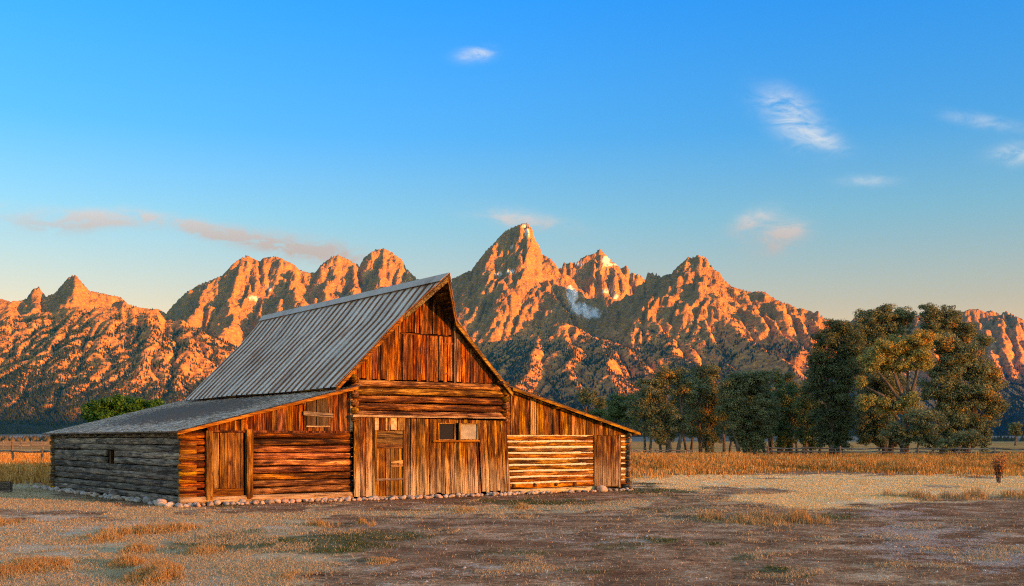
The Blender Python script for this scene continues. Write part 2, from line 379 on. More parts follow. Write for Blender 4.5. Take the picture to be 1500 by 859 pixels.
def erode(H, n=90000, steps=55, seed=3):
    rng = np.random.default_rng(seed)
    ny, nx = H.shape; H = H/MRES
    for batch in range(3):
        px = rng.uniform(2, nx-3, n); py = rng.uniform(2, ny-3, n)
        ok = H[py.astype(int), px.astype(int)] > 6; px, py = px[ok], py[ok]
        vx = np.zeros_like(px); vy = np.zeros_like(px); sed = np.zeros_like(px); sp = np.ones_like(px)
        for s in range(steps):
            ix = px.astype(int); iy = py.astype(int); fx = px-ix; fy = py-iy
            a = H[iy, ix]; b = H[iy, ix+1]; c = H[iy+1, ix]; d = H[iy+1, ix+1]
            gx = (b-a)*(1-fy)+(d-c)*fy; gy = (c-a)*(1-fx)+(d-b)*fx
            h0 = a*(1-fx)*(1-fy)+b*fx*(1-fy)+c*(1-fx)*fy+d*fx*fy
            vx = vx*0.25-gx; vy = vy*0.25-gy; L = np.hypot(vx, vy)+1e-6; vx /= L; vy /= L
            qx = np.clip(px+vx, 1, nx-3); qy = np.clip(py+vy, 1, ny-3)
            jx = qx.astype(int); jy = qy.astype(int); ux = qx-jx; uy = qy-jy
            h1 = H[jy, jx]*(1-ux)*(1-uy)+H[jy, jx+1]*ux*(1-uy)+H[jy+1, jx]*(1-ux)*uy+H[jy+1, jx+1]*ux*uy
            dh = h1-h0
            cap = np.maximum(-dh, 0.02)*sp*1.6
            dep = np.where(dh > 0, np.minimum(dh, sed), np.where(sed > cap, (sed-cap)*0.25, -np.minimum((cap-sed)*0.12, np.maximum(-dh, 0)*0.35)))
            sed = sed-dep
            dl = np.zeros(ny*nx)
            for oy, ox, w in ((0, 0, (1-fx)*(1-fy)), (0, 1, fx*(1-fy)), (1, 0, (1-fx)*fy), (1, 1, fx*fy)):
                dl += np.bincount((iy+oy)*nx+ix+ox, weights=dep*w, minlength=ny*nx)
            H = H+np.clip(dl.reshape(ny, nx), -0.12, 0.06)
            sp = np.clip(sp*0.97+np.maximum(-dh, 0)*0.25, 0.2, 2.5)
            px, py = qx, qy
        # ease single-cell spikes
        B = H.copy()
        B[1:-1, 1:-1] = (H[1:-1, 1:-1]*4+H[:-2, 1:-1]+H[2:, 1:-1]+H[1:-1, :-2]+H[1:-1, 2:])/8
        H = B if batch < 2 else H*0.6+B*0.4
    return H*MRES

def fit_skyline(X, Y, H):
    """nudges the tops so that the skyline follows the real range"""
    px = X/Y*F+CX
    sx = np.array([s[0] for s in SIL], float); sy = np.array([s[1] for s in SIL], float)
    edges = np.arange(-80, 1580, 2.0)
    for it in range(4):
        ang = (H-EYE)/Y
        b = np.clip(((px+80)/2).astype(int), 0, len(edges)-1)
        mx = np.full(len(edges), 1e-3); np.maximum.at(mx, b.ravel(), ang.ravel())
        k = np.ones(3)/3; mxs = np.convolve(np.pad(mx, 1, 'edge'), k, 'valid')
        tgt = (HY-np.interp(edges+1, sx, sy))/F
        r = np.clip(tgt/mxs, 0.7, 1.35)
        fpos = (px+80)/2-0.5; i0 = np.clip(np.floor(fpos).astype(int), 0, len(edges)-2); fr = np.clip(fpos-i0, 0, 1)
        R = r[i0]*(1-fr)+r[i0+1]*fr; MM = mxs[i0]*(1-fr)+mxs[i0+1]*fr
        w = sstep(ang/MM, 0.62, 0.97)
        H = H*(1+(R-1)*w)
    return H

xs_m, ys_m, XM, YM, HM = build_heights()
HM = erode(HM)
def crags(X, Y, H):
    gy_, gx_ = np.gradient(H, MRES); st = sstep(np.hypot(gx_, gy_), 0.35, 1.0)
    amp = sstep(H, 500, 1150)*(0.35+0.65*st)*sstep(Y, 7600, 8600)
    wx = (vnoise(X/90, Y/90, 101)-.5)*60; wy = (vnoise(X/90, Y/90, 102)-.5)*60
    a = ridged((X+wx+.30*Y)/190, (Y+wy)/720, 5, 61, 0.68)-.62
    a2 = ridged((X+wx-.45*Y)/150, (Y+wy)/520, 5, 66, 0.68)-.62
    b = ridged((X+wy*.6-.2*Y)/62, (Y+wx)/210, 3, 62, .6)-.6
    c = ridged((X-Y*.3)/640, (Y+X*.2)/1300, 3, 63, 0.5)-.62
    fine = (fbm(X/34, Y/40, 2, 68)-.5)
    mixv = sstep(vnoise(X/700, Y/700, 67), .35, .65)
    low = sstep(H, 60, 300)*(1-amp)
    # the broad slabby flank south of the highest summit and the deep valley under it are far less broken
    pu = X/Y*F+CX; slab = sstep(pu, 622, 645)*(1-sstep(pu+(vnoise(X/200, Y/200, 69)-.5)*30, 694, 716)); deep = sstep(pu, 640, 670)*(1-sstep(pu, 760, 800))*(1-sstep(H, 700, 1000))
    calm = np.clip(slab+deep, 0, 1); amp = amp*(1-.72*calm); low = low*(1-.5*deep)
    return H+amp*(26*fine+112*(a*mixv+a2*(1-mixv))+36*b+230*c)+low*(20*(ridged((X+wx)/210, Y/520, 4, 64)-.6)+60*c)
HM = crags(XM, YM, HM)
def ledges(X, Y, H):
    # tilted rock bands: short cliffs between flatter ledges
    amp = sstep(H, 600, 1100)*sstep(Y, 7600, 8600)
    q = (H+X*.16+(fbm(X/500, Y/500, 3, 71)-.5)*260)/95.0; f = q-np.floor(q)
    q2 = (H-X*.22+(fbm(X/300, Y/300, 3, 72)-.5)*200)/41.0; f2 = q2-np.floor(q2)
    return H+amp*(30*(sstep(f, .25, .75)-f)+13*(sstep(f2, .3, .7)-f2))
HM = ledges(XM, YM, HM)
HM = fit_skyline(XM, YM, HM)
PXM = XM/YM*F+CX; PYM = HY-(HM-EYE)/YM*F
HM = np.where(HM < 2, 2+(HM-2)*0.02, HM)
HM[0, :] = -5

def grid_faces(ny, nx):
    i = np.arange(ny-1)[:, None]*nx+np.arange(nx-1)[None, :]
    return np.stack([i, i+1, i+1+nx, i+nx], -1).reshape(-1, 4)

gy, gx = np.gradient(HM, MRES)
slope = np.hypot(gx, gy)
SNOW_SPOTS = [(838, 434, 9, 18), (850, 452, 17, 11), (866, 460, 18, 9), (886, 427, 12, 3.5), (902, 435, 5, 4), (772, 341, 5, 7), (768, 331, 8, 2.5), (887, 381, 7, 6), (893, 388, 16, 2.5),
              (392, 424, 7, 2.5), (373, 437, 9, 3), (748, 398, 10, 2.5), (730, 402, 6, 2), (750, 362, 6, 2), (848, 388, 4, 3), (1014, 390, 2, 3)]
snow = np.zeros_like(HM)
nz = fbm(XM/60, YM/60, 4, 77)
for (sx_, sy_, a_, b_) in SNOW_SPOTS:
    snow = np.maximum(snow, 1.0-np.hypot((PXM-sx_)/a_, (PYM-sy_)/b_))
snow = sstep(snow+(nz-.5)*0.9*(snow > 0.01), 0.12, 0.3)*(YM > 8900)
def build_mountains():
    ny, nx = HM.shape
    jx = (fbm(XM/30, YM/30, 2, 91)-.5)*10
    verts = np.stack([XM, YM+jx, HM], -1).reshape(-1, 3)
    me = np_mesh('mountains', verts, grid_faces(ny, nx), attrs={'snow': snow})
    m, nt = mat_new('mountain_rock')
    geo = nt.new('ShaderNodeNewGeometry'); pos = geo.outputs['Position']; z = nt.sep(pos)[2]
    n1 = nt.noise(pos, 0.004, 6, 0.6, 0.5); n2 = nt.noise(nt.mapv(pos, (0.02, 0.02, 0.05)), 1.0, 5, 0.65); n3 = nt.noise(nt.mapv(pos, (0.06, 0.06, 0.02)), 1.0, 4, 0.7)
    rock = nt.ramp(nt.m('ADD', nt.m('MULTIPLY', n1, 0.4), nt.m('MULTIPLY', n2, 0.6)), [(0.3, (0.13, 0.080, 0.036)), (0.5, (0.32, 0.185, 0.056)), (0.68, (0.47, 0.30, 0.09))])
    low = nt.ramp(n2, [(0.35, (0.16, 0.10, 0.035)), (0.5, (0.40, 0.20, 0.055)), (0.66, (0.60, 0.32, 0.09))])
    band = nt.smooth(nt.m('ADD', z, nt.m('MULTIPLY', nt.m('SUBTRACT', n1, 0.5), 900.0)), 700.0, 1150.0)
    base = nt.mix(band, low, rock)
    floor_ = nt.smooth(nt.m('ADD', z, nt.m('MULTIPLY', nt.m('SUBTRACT', n1, 0.5), 260.0)), 300.0, 60.0)
    base = nt.mix(floor_, base, (0.035, 0.045, 0.025))
    base = nt.mix(nt.attr('snow').outputs['Fac'], base, (0.82, 0.84, 0.88))
    vo = nt.new('ShaderNodeTexVoronoi'); nt.l.new(nt.mapv(pos, (.018, .018, .011)), vo.inputs['Vector']); vo.inputs['Scale'].default_value = 1.0
    vo2 = nt.new('ShaderNodeTexVoronoi'); nt.l.new(nt.mapv(pos, (.05, .05, .03)), vo2.inputs['Vector']); vo2.inputs['Scale'].default_value = 1.0
    hgt = nt.m('ADD', nt.m('ADD', nt.m('MULTIPLY', n2, 0.5), nt.m('MULTIPLY', n3, 0.5)), nt.m('ADD', nt.m('MULTIPLY', vo.outputs['Distance'], .7), nt.m('MULTIPLY', vo2.outputs['Distance'], .25)))
    finish(nt, base, 0.95, bump=nt.m('MULTIPLY', hgt, nt.m('ADD', nt.m('MULTIPLY', band, .7), .3)), bump_strength=1.0, bump_dist=30.0, spec=0.05)
    o = link_mesh('mountains', me, m)
    tag(o, kind='structure')

def height_at(x, y):
    fx = np.clip((x-MX0)/MRES, 0, HM.shape[1]-2); fy = np.clip((y-MY0)/MRES, 0, HM.shape[0]-2)
    ix = fx.astype(int); iy = fy.astype(int); fx = fx-ix; fy = fy-iy
    return HM[iy, ix]*(1-fx)*(1-fy)+HM[iy, ix+1]*fx*(1-fy)+HM[iy+1, ix]*(1-fx)*fy+HM[iy+1, ix+1]*fx*fy

def cones(x, y, z, h, r, sides=4):
    n = len(x); k = sides
    a = np.arange(k)/k*2*np.pi+RNG.uniform(0, 6, (n, 1))
    V = np.zeros((n, k+1, 3)); V[:, :k, 0] = x[:, None]+np.cos(a)*r[:, None]; V[:, :k, 1] = y[:, None]+np.sin(a)*r[:, None]; V[:, :k, 2] = z[:, None]-1.0
    V[:, k, 0] = x; V[:, k, 1] = y; V[:, k, 2] = z+h
    i = np.arange(k); f = np.stack([i, (i+1) % k, np.full(k, k)], -1)
    return V.reshape(-1, 3), (f[None]+(np.arange(n)*(k+1))[:, None, None]).reshape(-1, 3)

def build_conifers():
    n = 420000
    x = RNG.uniform(-5400, 5900, n); y = RNG.uniform(5400, 10500, n)
    ok = np.abs(x/y) < 0.50; x, y = x[ok], y[ok]
    z = height_at(x, y); sl_ = height_at(x+20, y)-height_at(x-20, y); sl2 = height_at(x, y+20)-height_at(x, y-20)
    st = np.hypot(sl_, sl2)/40
    cl = fbm(x/230+y/900, y/300, 4, 55); clf = fbm(x/60, y/80, 3, 56)
    p = sstep(z, 4, 30)*(1-sstep(z+(cl-.5)*500, 640, 960))*(0.16+.80*sstep(cl*.6+clf*.4, 0.43, 0.56))
    p = np.maximum(p, (1-sstep(z, 230, 420))*(z > 3))*(1-sstep(st, 0.95, 1.4))
    keep = RNG.uniform(0, 1, len(x)) < p
    x, y, z = x[keep], y[keep], z[keep]
    h = RNG.uniform(12, 24, len(x)); r = h*RNG.uniform(0.2, 0.3, len(x))
    V, Fc = cones(x, y, z, h, r, 4)
    me = np_mesh('conifer_forest', V, Fc)
    m, nt = mat_new('conifer_needles')
    geo = nt.new('ShaderNodeNewGeometry')
    c = nt.ramp(nt.noise(geo.outputs['Position'], 0.03, 3), [(0.35, (0.018, 0.035, 0.020)), (0.65, (0.045, 0.065, 0.030))])
    finish(nt, c, 0.95, spec=0.05)
    o = link_mesh('conifer_forest', me, m); tag(o, 'dark conifer forest covering the lower mountain slopes', 'forest', kind='stuff')
    print('conifers', len(x))

build_mountains()
build_conifers()

def build_sun_block_ridge():
    """unseen ridge added behind the viewer to block part of the sun"""
    L = 7000.0; w = np.concatenate([np.arange(-3000, 0, 60.0), np.arange(0, 180, 20.0), np.arange(180, 13001, 60.0)]); a = np.array([-3200, -1500, -600, -200, 0, 200, 600, 1500, 3200.0])
    prof = np.array([0, .45, .8, .95, 1.0, .95, .8, .45, 0])
    e = math.tan(SUN_EL)
    crest = L*e+EAST_NEAR+(EAST_FAR-EAST_NEAR)*sstep(w, 500, 2400)+10*sstep(w, 50, 110)+(fbm(w/400, w*0, 4, 5)-.5)*160*sstep(w, 500, 1500)  # crest shaped for its shadow, stepped up to shade the grove more
    hx, hy = math.sin(SUN_AZ), -math.cos(SUN_AZ)
    qx, qy = math.cos(SUN_AZ), math.sin(SUN_AZ)
    W, A = np.meshgrid(w, a)
    Z = crest[None, :]*prof[:, None]-3
    X = (L+A)*hx+W*qx; Y = (L+A)*hy+W*qy
    me = np_mesh('sun_block_ridge', np.stack([X, Y, Z], -1).reshape(-1, 3), grid_faces(len(a), len(w)))
    m, nt = mat_new('sun_block_grass')
    geo = nt.new('ShaderNodeNewGeometry')
    finish(nt, nt.ramp(nt.noise(geo.outputs['Position'], 0.004, 6), [(0.4, (0.06, 0.06, 0.035)), (0.6, (0.2, 0.15, 0.08))]), 0.95)
    tag(link_mesh('sun_block_ridge', me, m), kind='structure')
EAST_NEAR, EAST_FAR = 15.0, 640.0  # crest offsets of the added ridge, set how much sun gets past
build_sun_block_ridge()

def build_haze():
    mb = MB(); mb.box((-9000, -9500, -45), (15500, 13500, 2700)); 
    m, nt = mat_new('haze_air')
    v = nt.new('ShaderNodeVolumePrincipled'); nt.put(v.inputs['Color'], (0.0, 0.34, 1.0)); v.inputs['Density'].default_value = 1.35e-5
    v.inputs['Anisotropy'].default_value = 0.0
    o = nt.new('ShaderNodeOutputMaterial'); nt.l.new(v.outputs[0], o.inputs['Volume'])
    ob = mb.build('haze', m); tag(ob, 'thin blue morning air over the whole valley', 'haze', kind='stuff')
build_haze()
# ------------------------------------------------------------------ ground
def gpt(px, py):
    Y = F*EYE/(py-HY); return (px-CX)/F*Y, Y

def patch(PX, PY, cx, cy, rx, ry, soft=.5):
    d = np.hypot((PX-cx)/rx, (PY-cy)/ry)
    return 1-sstep(d, 1-soft, 1+soft)

def bank(PX, pts):
    return np.interp(PX, [p[0] for p in pts], [p[1] for p in pts])

def ground_masks(X, Y):
    """what covers the ground at a place: straw, pale straw, green, tall grass, frost/pebbles (0..1 each)"""
    Ys = np.maximum(Y, 4.0)
    PX = X/Ys*F+CX; PY = HY+F*EYE/Ys
    n1 = fbm(X/2.6, Y/2.6, 4, 201)-.5; n2 = fbm(X/.55, Y/.9, 3, 202)-.5; n3 = fbm(X/7.0, Y/9.0, 3, 203)-.5
    PYn = PY+n1*26*np.clip((PY-650)/90, .15, 1.3)+n2*10*np.clip((PY-650)/90, .1, 1); PXn = PX+n3*160+n1*60
    straw = np.zeros_like(X)
    # lower left: mown straw with bare earth between
    straw = np.maximum(straw, .74*(1-sstep(PXn, 380, 600))*sstep(PYn, 752, 770))
    # strip in front of the stones
    top = bank(PX, [(-100, 722), (80, 728), (270, 752), (520, 744), (740, 741), (900, 733), (960, 727)]); bot = bank(PX, [(-100, 742), (100, 748), (270, 766), (520, 757), (740, 752), (860, 748), (960, 736)])
    straw = np.maximum(straw, 1.25*sstep(PYn, top-3, top+2)*(1-sstep(PYn, bot-3, bot+5))*(1-sstep(PX, 930, 980)))
    straw = np.maximum(straw, .75*(1-sstep(PX, 60, 110))*sstep(PYn, 708, 714)*(1-sstep(PYn, 735, 748)))
    # bright bleached strip on the right
    tR = bank(PX, [(880, 700), (920, 696), (1500, 697), (1600, 700)]); bR = bank(PX, [(900, 708), (1000, 716), (1100, 738), (1190, 744), (1300, 738), (1400, 731), (1600, 727)])
    pale = sstep(PYn, tR-2, tR+4)*(1-sstep(PYn, bR-9, bR+9))*sstep(PX, 890, 930)
    pale = pale*(1-.85*patch(PXn, PYn, 1060, 721, 90, 7))*(1-.6*patch(PXn, PYn, 1400, 715, 60, 3))
    straw = np.maximum(straw, .40*sstep(PYn, 716, 722)*(1-sstep(PYn, 752, 768))*sstep(PX, 880, 960)*(1-sstep(PX, 1170, 1240)))
    straw = np.maximum(straw, .30*sstep(n3+n1*.8, .02, .16)*sstep(PY, 742, 760))
    green = np.zeros_like(X)
    for g in ((400, 795, 170, 11, .8), (560, 786, 70, 8, .6), (790, 733, 90, 5, .8), (960, 717, 60, 5, .7), (300, 737, 60, 5, .8), (180, 727, 60, 4, .5), (1135, 832, 26, 5, 1.0), (1095, 815, 22, 4, .6), (1150, 843, 45, 7, .6), (905, 795, 40, 6, .5), (970, 789, 26, 5, .8), (760, 812, 50, 6, .4), (1010, 748, 70, 5, .4), (860, 840, 40, 5, .4), (1050, 794, 16, 3, .7), (1230, 760, 50, 7, .5)):
        green = np.maximum(green, g[4]*patch(PXn*.25+PX*.75, PYn, g[0], g[1], g[2], g[3]))
    frost = np.zeros_like(X)
    for g in ((90, 772, 170, 10, .55), (330, 775, 120, 7, .45), (60, 800, 120, 12, .35), (150, 850, 200, 10, .5), (290, 853, 90, 6, .5), (1400, 805, 120, 26, .55), (1330, 783, 60, 10, .7), (1480, 820, 60, 20, .6), (660, 840, 120, 12, .3), (880, 790, 90, 12, .3), (1310, 755, 70, 10, .5)):
        frost = np.maximum(frost, g[4]*patch(PXn*.4+PX*.6, PYn, g[0], g[1], g[2], g[3]))
    ed = (fbm(X/5, Y/9, 3, 204)-.5)*16
    tall = sstep(PYn, 669.5, 673)*(1-sstep(PYn+ed, 681, 699))*sstep(PX, 90, 115)+sstep(PYn, 667, 670)*(1-sstep(PYn, 698, 713))*(1-sstep(PX, 100, 130))
    tall = np.clip(tall, 0, 1)
    return dict(straw=straw, pale=pale, green=green, frost=frost, tall=tall, PX=PX, PY=PY)

def ground_z(X, Y):
    r = np.hypot(X, Y)
    near = 1-sstep(r, 60, 160)
    z = near*((fbm(X/3.5, Y/3.5, 3, 211)-.5)*.10+(fbm(X/.8, Y/.8, 3, 212)-.5)*.035)
    # stay level where the barn stands
    bx = (X-BX)*VX+(Y-BY)*VY; by = -(X-BX)*VY+(Y-BY)*VX
    inside = sstep(bx, -1.6, -.4)*(1-sstep(bx, 15.2, 16.4))*sstep(by, -1.6, -.4)*(1-sstep(by, 12.6, 13.8))
    z = z*(1-inside*.9)
    # low moraine bench far off, and the rise to the foot of the range
    b = sstep(Y, 1500, 2100)*(1-sstep(Y, 2900, 3600)); z = z+b*(14+8*(fbm(X/600, Y/600, 3, 213)-.5))*(.55+.45*(1-sstep(X, -600, 200))+.3*sstep(X, 700, 1400))
    return z

BX, BY, VX, VY = -8.16, 27.2, 0.802, 0.597

def build_ground():
    # rings of quads, fine near the viewer and coarse towards the horizon
    a = np.linspace(-math.pi, math.pi, 65)
    front = np.linspace(-.56, .56, 620)
    az = np.concatenate([a[a < -.60], front, a[a > .60]])
    az = np.concatenate([az, [az[0]+2*math.pi]])
    r = np.concatenate([[0.5, 2, 4, 6.5, 8.5], np.geomspace(10, 130, 420), np.geomspace(133, 14000, 90)])
    A, R = np.meshgrid(az, r); X = R*np.sin(A); Y = R*np.cos(A)
    Z = ground_z(X, Y)-sstep(R, 13000, 14000)*2
    m = ground_masks(X, Y); fr = (np.cos(A) > .3)
    f = grid_faces(*X.shape)
    me = np_mesh('ground', np.stack([X, Y, Z], -1).reshape(-1, 3), f[:, ::-1], attrs={k: m[k]*fr for k in ('straw', 'pale', 'green', 'frost', 'tall')})
    mt, nt = mat_new('valley_floor')
    geo = nt.new('ShaderNodeNewGeometry'); pos = geo.outputs['Position']; xyz = nt.sep(pos)
    dist = nt.m('SQRT', nt.m('ADD', nt.m('MULTIPLY', xyz[0], xyz[0]), nt.m('MULTIPLY', xyz[1], xyz[1])))
    nA = nt.noise(pos, 1.1, 6, 0.65, 0.4); nB = nt.noise(pos, 9.0, 5, 0.7); nC = nt.noise(pos, 42.0, 4, 0.7); nD = nt.noise(pos, .22, 4, 0.6)
    dirt = nt.ramp(nt.m('ADD', nt.m('ADD', nt.m('MULTIPLY', nA, .42), nt.m('MULTIPLY', nB, .33)), nt.m('MULTIPLY', nC, .25)),
                   [(0.39, (0.040, 0.022, 0.013)), (0.46, (0.19, 0.11, 0.06)), (0.53, (0.37, 0.24, 0.145)), (0.61, (0.66, 0.52, 0.37))])
    dirt = nt.mix(nt.m('MULTIPLY', nt.smooth(nD, .45, .62), .55), dirt, (0.17, 0.085, 0.045))
    fib = nt.noise(nt.mapv(pos, (26, 60, 30), rot=(0, 0, .3)), 1.0, 4, 0.7)
    strawc = nt.ramp(fib, [(0.34, (0.15, 0.10, 0.055)), (0.48, (0.48, 0.37, 0.21)), (0.62, (0.78, 0.66, 0.44))])
    palec = nt.ramp(fib, [(0.32, (0.42, 0.31, 0.16)), (0.46, (0.78, 0.60, 0.33)), (0.6, (0.92, 0.78, 0.48))])
    def cov(name, noise_amt=.9, w=.12):
        at = nt.attr(name).outputs['Fac']
        nn = nt.m('ADD', nt.m('MULTIPLY', nA, .5), nt.m('ADD', nt.m('MULTIPLY', nB, .25), nt.m('MULTIPLY', nC, .25)))
        return nt.smooth(nt.m('ADD', at, nt.m('MULTIPLY', nt.m('SUBTRACT', nn, .5), noise_amt*3.2)), .5-w, .5+w)
    c = nt.mix(cov('straw', .8, .22), dirt, strawc)
    c = nt.mix(cov('pale', .8, .28), c, palec)
    c = nt.mix(nt.m('MULTIPLY', cov('green', .5, .3), .8), c, nt.ramp(nB, [(.35, (0.03, 0.045, 0.018)), (.6, (0.10, 0.125, 0.05))]))
    c = nt.mix(nt.m('MULTIPLY', nt.m('MULTIPLY', cov('frost', 1.5, .1), nt.smooth(nC, .47, .60)), .8), c, nt.ramp(nC, [(.35, (0.30, 0.29, 0.30)), (.6, (0.62, 0.62, 0.66))]))
    c = nt.mix(nt.attr('tall').outputs['Fac'], c, (0.20, 0.115, 0.035))
    # distant fields: dry golden grass with long bands, then sage and woods
    band = nt.noise(nt.mapv(pos, (.0012, .010, 1)), 1.0, 4, .6); band2 = nt.noise(nt.mapv(pos, (.02, .05, 1)), 1.0, 5, .65)
    field = nt.ramp(nt.m('ADD', nt.m('MULTIPLY', band, .6), nt.m('MULTIPLY', band2, .4)), [(.36, (0.20, 0.10, 0.03)), (.5, (0.42, 0.24, 0.07)), (.62, (0.60, 0.42, 0.18))])
    sage = nt.ramp(nt.noise(nt.mapv(pos, (.004, .004, .02)), 1.0, 5, .65), [(.38, (.10, .095, .085)), (.62, (.30, .25, .22))])
    c = nt.mix(nt.smooth(dist, 110.0, 135.0), c, field)
    c = nt.mix(nt.smooth(dist, 1300.0, 1500.0), c, sage)
    c = nt.mix(nt.smooth(dist, 3600.0, 4200.0), c, (0.03, 0.042, 0.025))
    h = nt.m('ADD', nt.m('ADD', nt.m('MULTIPLY', nB, .6), nt.m('MULTIPLY', nC, .35)), nt.m('MULTIPLY', nA, 1.2))
    finish(nt, c, 1.0, bump=h, bump_strength=.75, bump_dist=.06, spec=.05)
    tag(link_mesh('ground', me, mt, smooth=True), kind='structure')
build_ground()

# ------------------------------------------------------------------ grass
def blades(x, y, z, h, w, lean, tip_c, seed=0, bend=.4):
    """one bent blade (two quads narrowing to a tip) at each place"""
    rng = np.random.default_rng(seed); n = len(x)
    a = rng.uniform(0, 2*np.pi, n); ld = rng.uniform(0, 2*np.pi, n)+0.0
    ca, sa = np.cos(a)*w*.5, np.sin(a)*w*.5
    lx, ly = np.cos(ld)*lean*h, np.sin(ld)*lean*h
    V = np.zeros((n, 5, 3))
    hz = h*np.sqrt(np.clip(1-lean**2*.8, .05, 1))
    V[:, 0] = np.stack([x-ca, y-sa, z-.01], -1); V[:, 1] = np.stack([x+ca, y+sa, z-.01], -1)
    V[:, 2] = np.stack([x+ca*.8+lx*bend, y+sa*.8+ly*bend, z+hz*.6], -1); V[:, 3] = np.stack([x-ca*.8+lx*bend, y-sa*.8+ly*bend, z+hz*.6], -1)
    V[:, 4] = np.stack([x+lx, y+ly, z+hz], -1)
    b = (np.arange(n)*5)[:, None]
    q = np.concatenate([b+np.array([[0, 1, 2]]), b+np.array([[0, 2, 3]]), b+np.array([[3, 2, 4]])], 1).reshape(-1, 3)
    C = np.repeat(tip_c[:, None, :], 5, 1).reshape(-1, 3)
    return V.reshape(-1, 3), q, C

def grass_mat(name, rough=.9):
    m, nt = mat_new(name)
    c = nt.attr('tint').outputs['Color']
    d = nt.new('ShaderNodeBsdfDiffuse'); nt.put(d.inputs['Color'], c)
    t = nt.new('ShaderNodeBsdfTranslucent'); nt.put(t.inputs['Color'], c)
    mx = nt.new('ShaderNodeMixShader'); mx.inputs[0].default_value = .25
    nt.l.new(d.outputs[0], mx.inputs[1]); nt.l.new(t.outputs[0], mx.inputs[2])
    o = nt.new('ShaderNodeOutputMaterial'); nt.l.new(mx.outputs[0], o.inputs[0])
    return m
M_grass = grass_mat('grass_blades')

def lerp_c(t, a, b):
    a = np.array(a); b = np.array(b); return a[None]+(b-a)[None]*t[:, None]

def in_barn(x, y, pad=.05):
    bx = (x-BX)*VX+(y-BY)*VY; by = -(x-BX)*VY+(y-BY)*VX
    return (bx > -pad) & (bx < 14.96+pad) & (by > -pad-.12) & (by < 12.4+pad)

def sample_view(n, y0, y1, p=1.0, pad=.02):
    """random ground places in view, denser near by"""
    u = RNG.uniform(0, 1, n); Y = y0*(y1/y0)**(u**p); X = RNG.uniform(-.47-pad, .47+pad, n)*Y
    return X, Y

def build_short_grass():
    X, Y = sample_view(1500000, 11.0, 62.0)
    m = ground_masks(X, Y); cl = fbm(X/.35, Y/.35, 2, 301); n2 = fbm(X/1.1, Y/1.4, 3, 302)
    s = np.clip(m['straw']*1.0+m['pale']*.95, 0, 1.1)
    dens = sstep(s+(n2-.5)*1.6+(cl-.5)*.8, .42, .85)*.42+.012
    g = m['green']*.5*sstep(cl, .35, .6)
    k = (RNG.uniform(0, 1, len(X)) < np.maximum(dens, g)) & ~in_barn(X, Y) & (m['tall'] < .5)
    X, Y, gk, pk, cl, sm = X[k], Y[k], (g > dens)[k], m['pale'][k], cl[k], s[k]
    n = len(X); t = RNG.uniform(0, 1, n)
    col = lerp_c(t, (.25, .19, .105), (.66, .55, .36)); pale = lerp_c(t, (.52, .36, .14), (.88, .71, .40)); gr = lerp_c(t, (.035, .06, .015), (.13, .16, .05))
    col = np.where(pk[:, None] > .5, pale, col); col = np.where((gk & (RNG.uniform(0, 1, n) < .8))[:, None], gr, col)
    h = RNG.uniform(.015, .05, n)*(1+.3*cl)*(1+.25*(Y/30)); w = np.maximum(.006, Y*.00042)*RNG.uniform(.7, 1.3, n)
    V, q, C = blades(X, Y, ground_z(X, Y), h, w, RNG.uniform(.55, .98, n), col, 31)
    me = np_mesh('short_grass', V, q, colors=C)
    tag(link_mesh('short_grass', me, M_grass), 'short bleached straw grass patchily covering the bare earth', 'grass', kind='stuff'); print('short', n)

def build_tall_grass():
    n0 = 620000
    Y = 38*(120/38.0)**RNG.uniform(0, 1, n0); X = RNG.uniform(-.5, .5, n0)*Y
    m = ground_masks(X, Y); cl = fbm(X/1.3, Y/2.0, 3, 311); big = fbm(X/6, Y/12, 3, 312)
    k = (RNG.uniform(0, 1, n0) < m['tall']*(.45+.9*sstep(cl, .35, .65))) & ~in_barn(X, Y, .4)
    X, Y, cl, big, tm = X[k], Y[k], cl[k], big[k], m['tall'][k]; n = len(X); t = np.clip(RNG.uniform(0, 1, n)*.7+(big-.35)*1.0, 0, 1)
    col = lerp_c(t, (.28, .105, .018), (.72, .40, .10)); dk = RNG.uniform(0, 1, n) < .12; col[dk] *= .45; pl = RNG.uniform(0, 1, n) < .25*sstep(cl, .4, .6)+.1; col[pl] = (.70, .44, .16)
    h = RNG.uniform(.22, .68, n)*(.25+1.3*cl)*(.6+.6*big)*(.35+.65*tm); w = Y*.00065*RNG.uniform(.7, 1.4, n)
    V, q, C = blades(X, Y, ground_z(X, Y), h, w, RNG.uniform(.05, .45, n), col, 32, .3)
    me = np_mesh('tall_grass', V, q, colors=C)
    tag(link_mesh('tall_grass', me, M_grass), 'tall golden grass standing in a band before the fences', 'grass', kind='stuff'); print('tall', n)

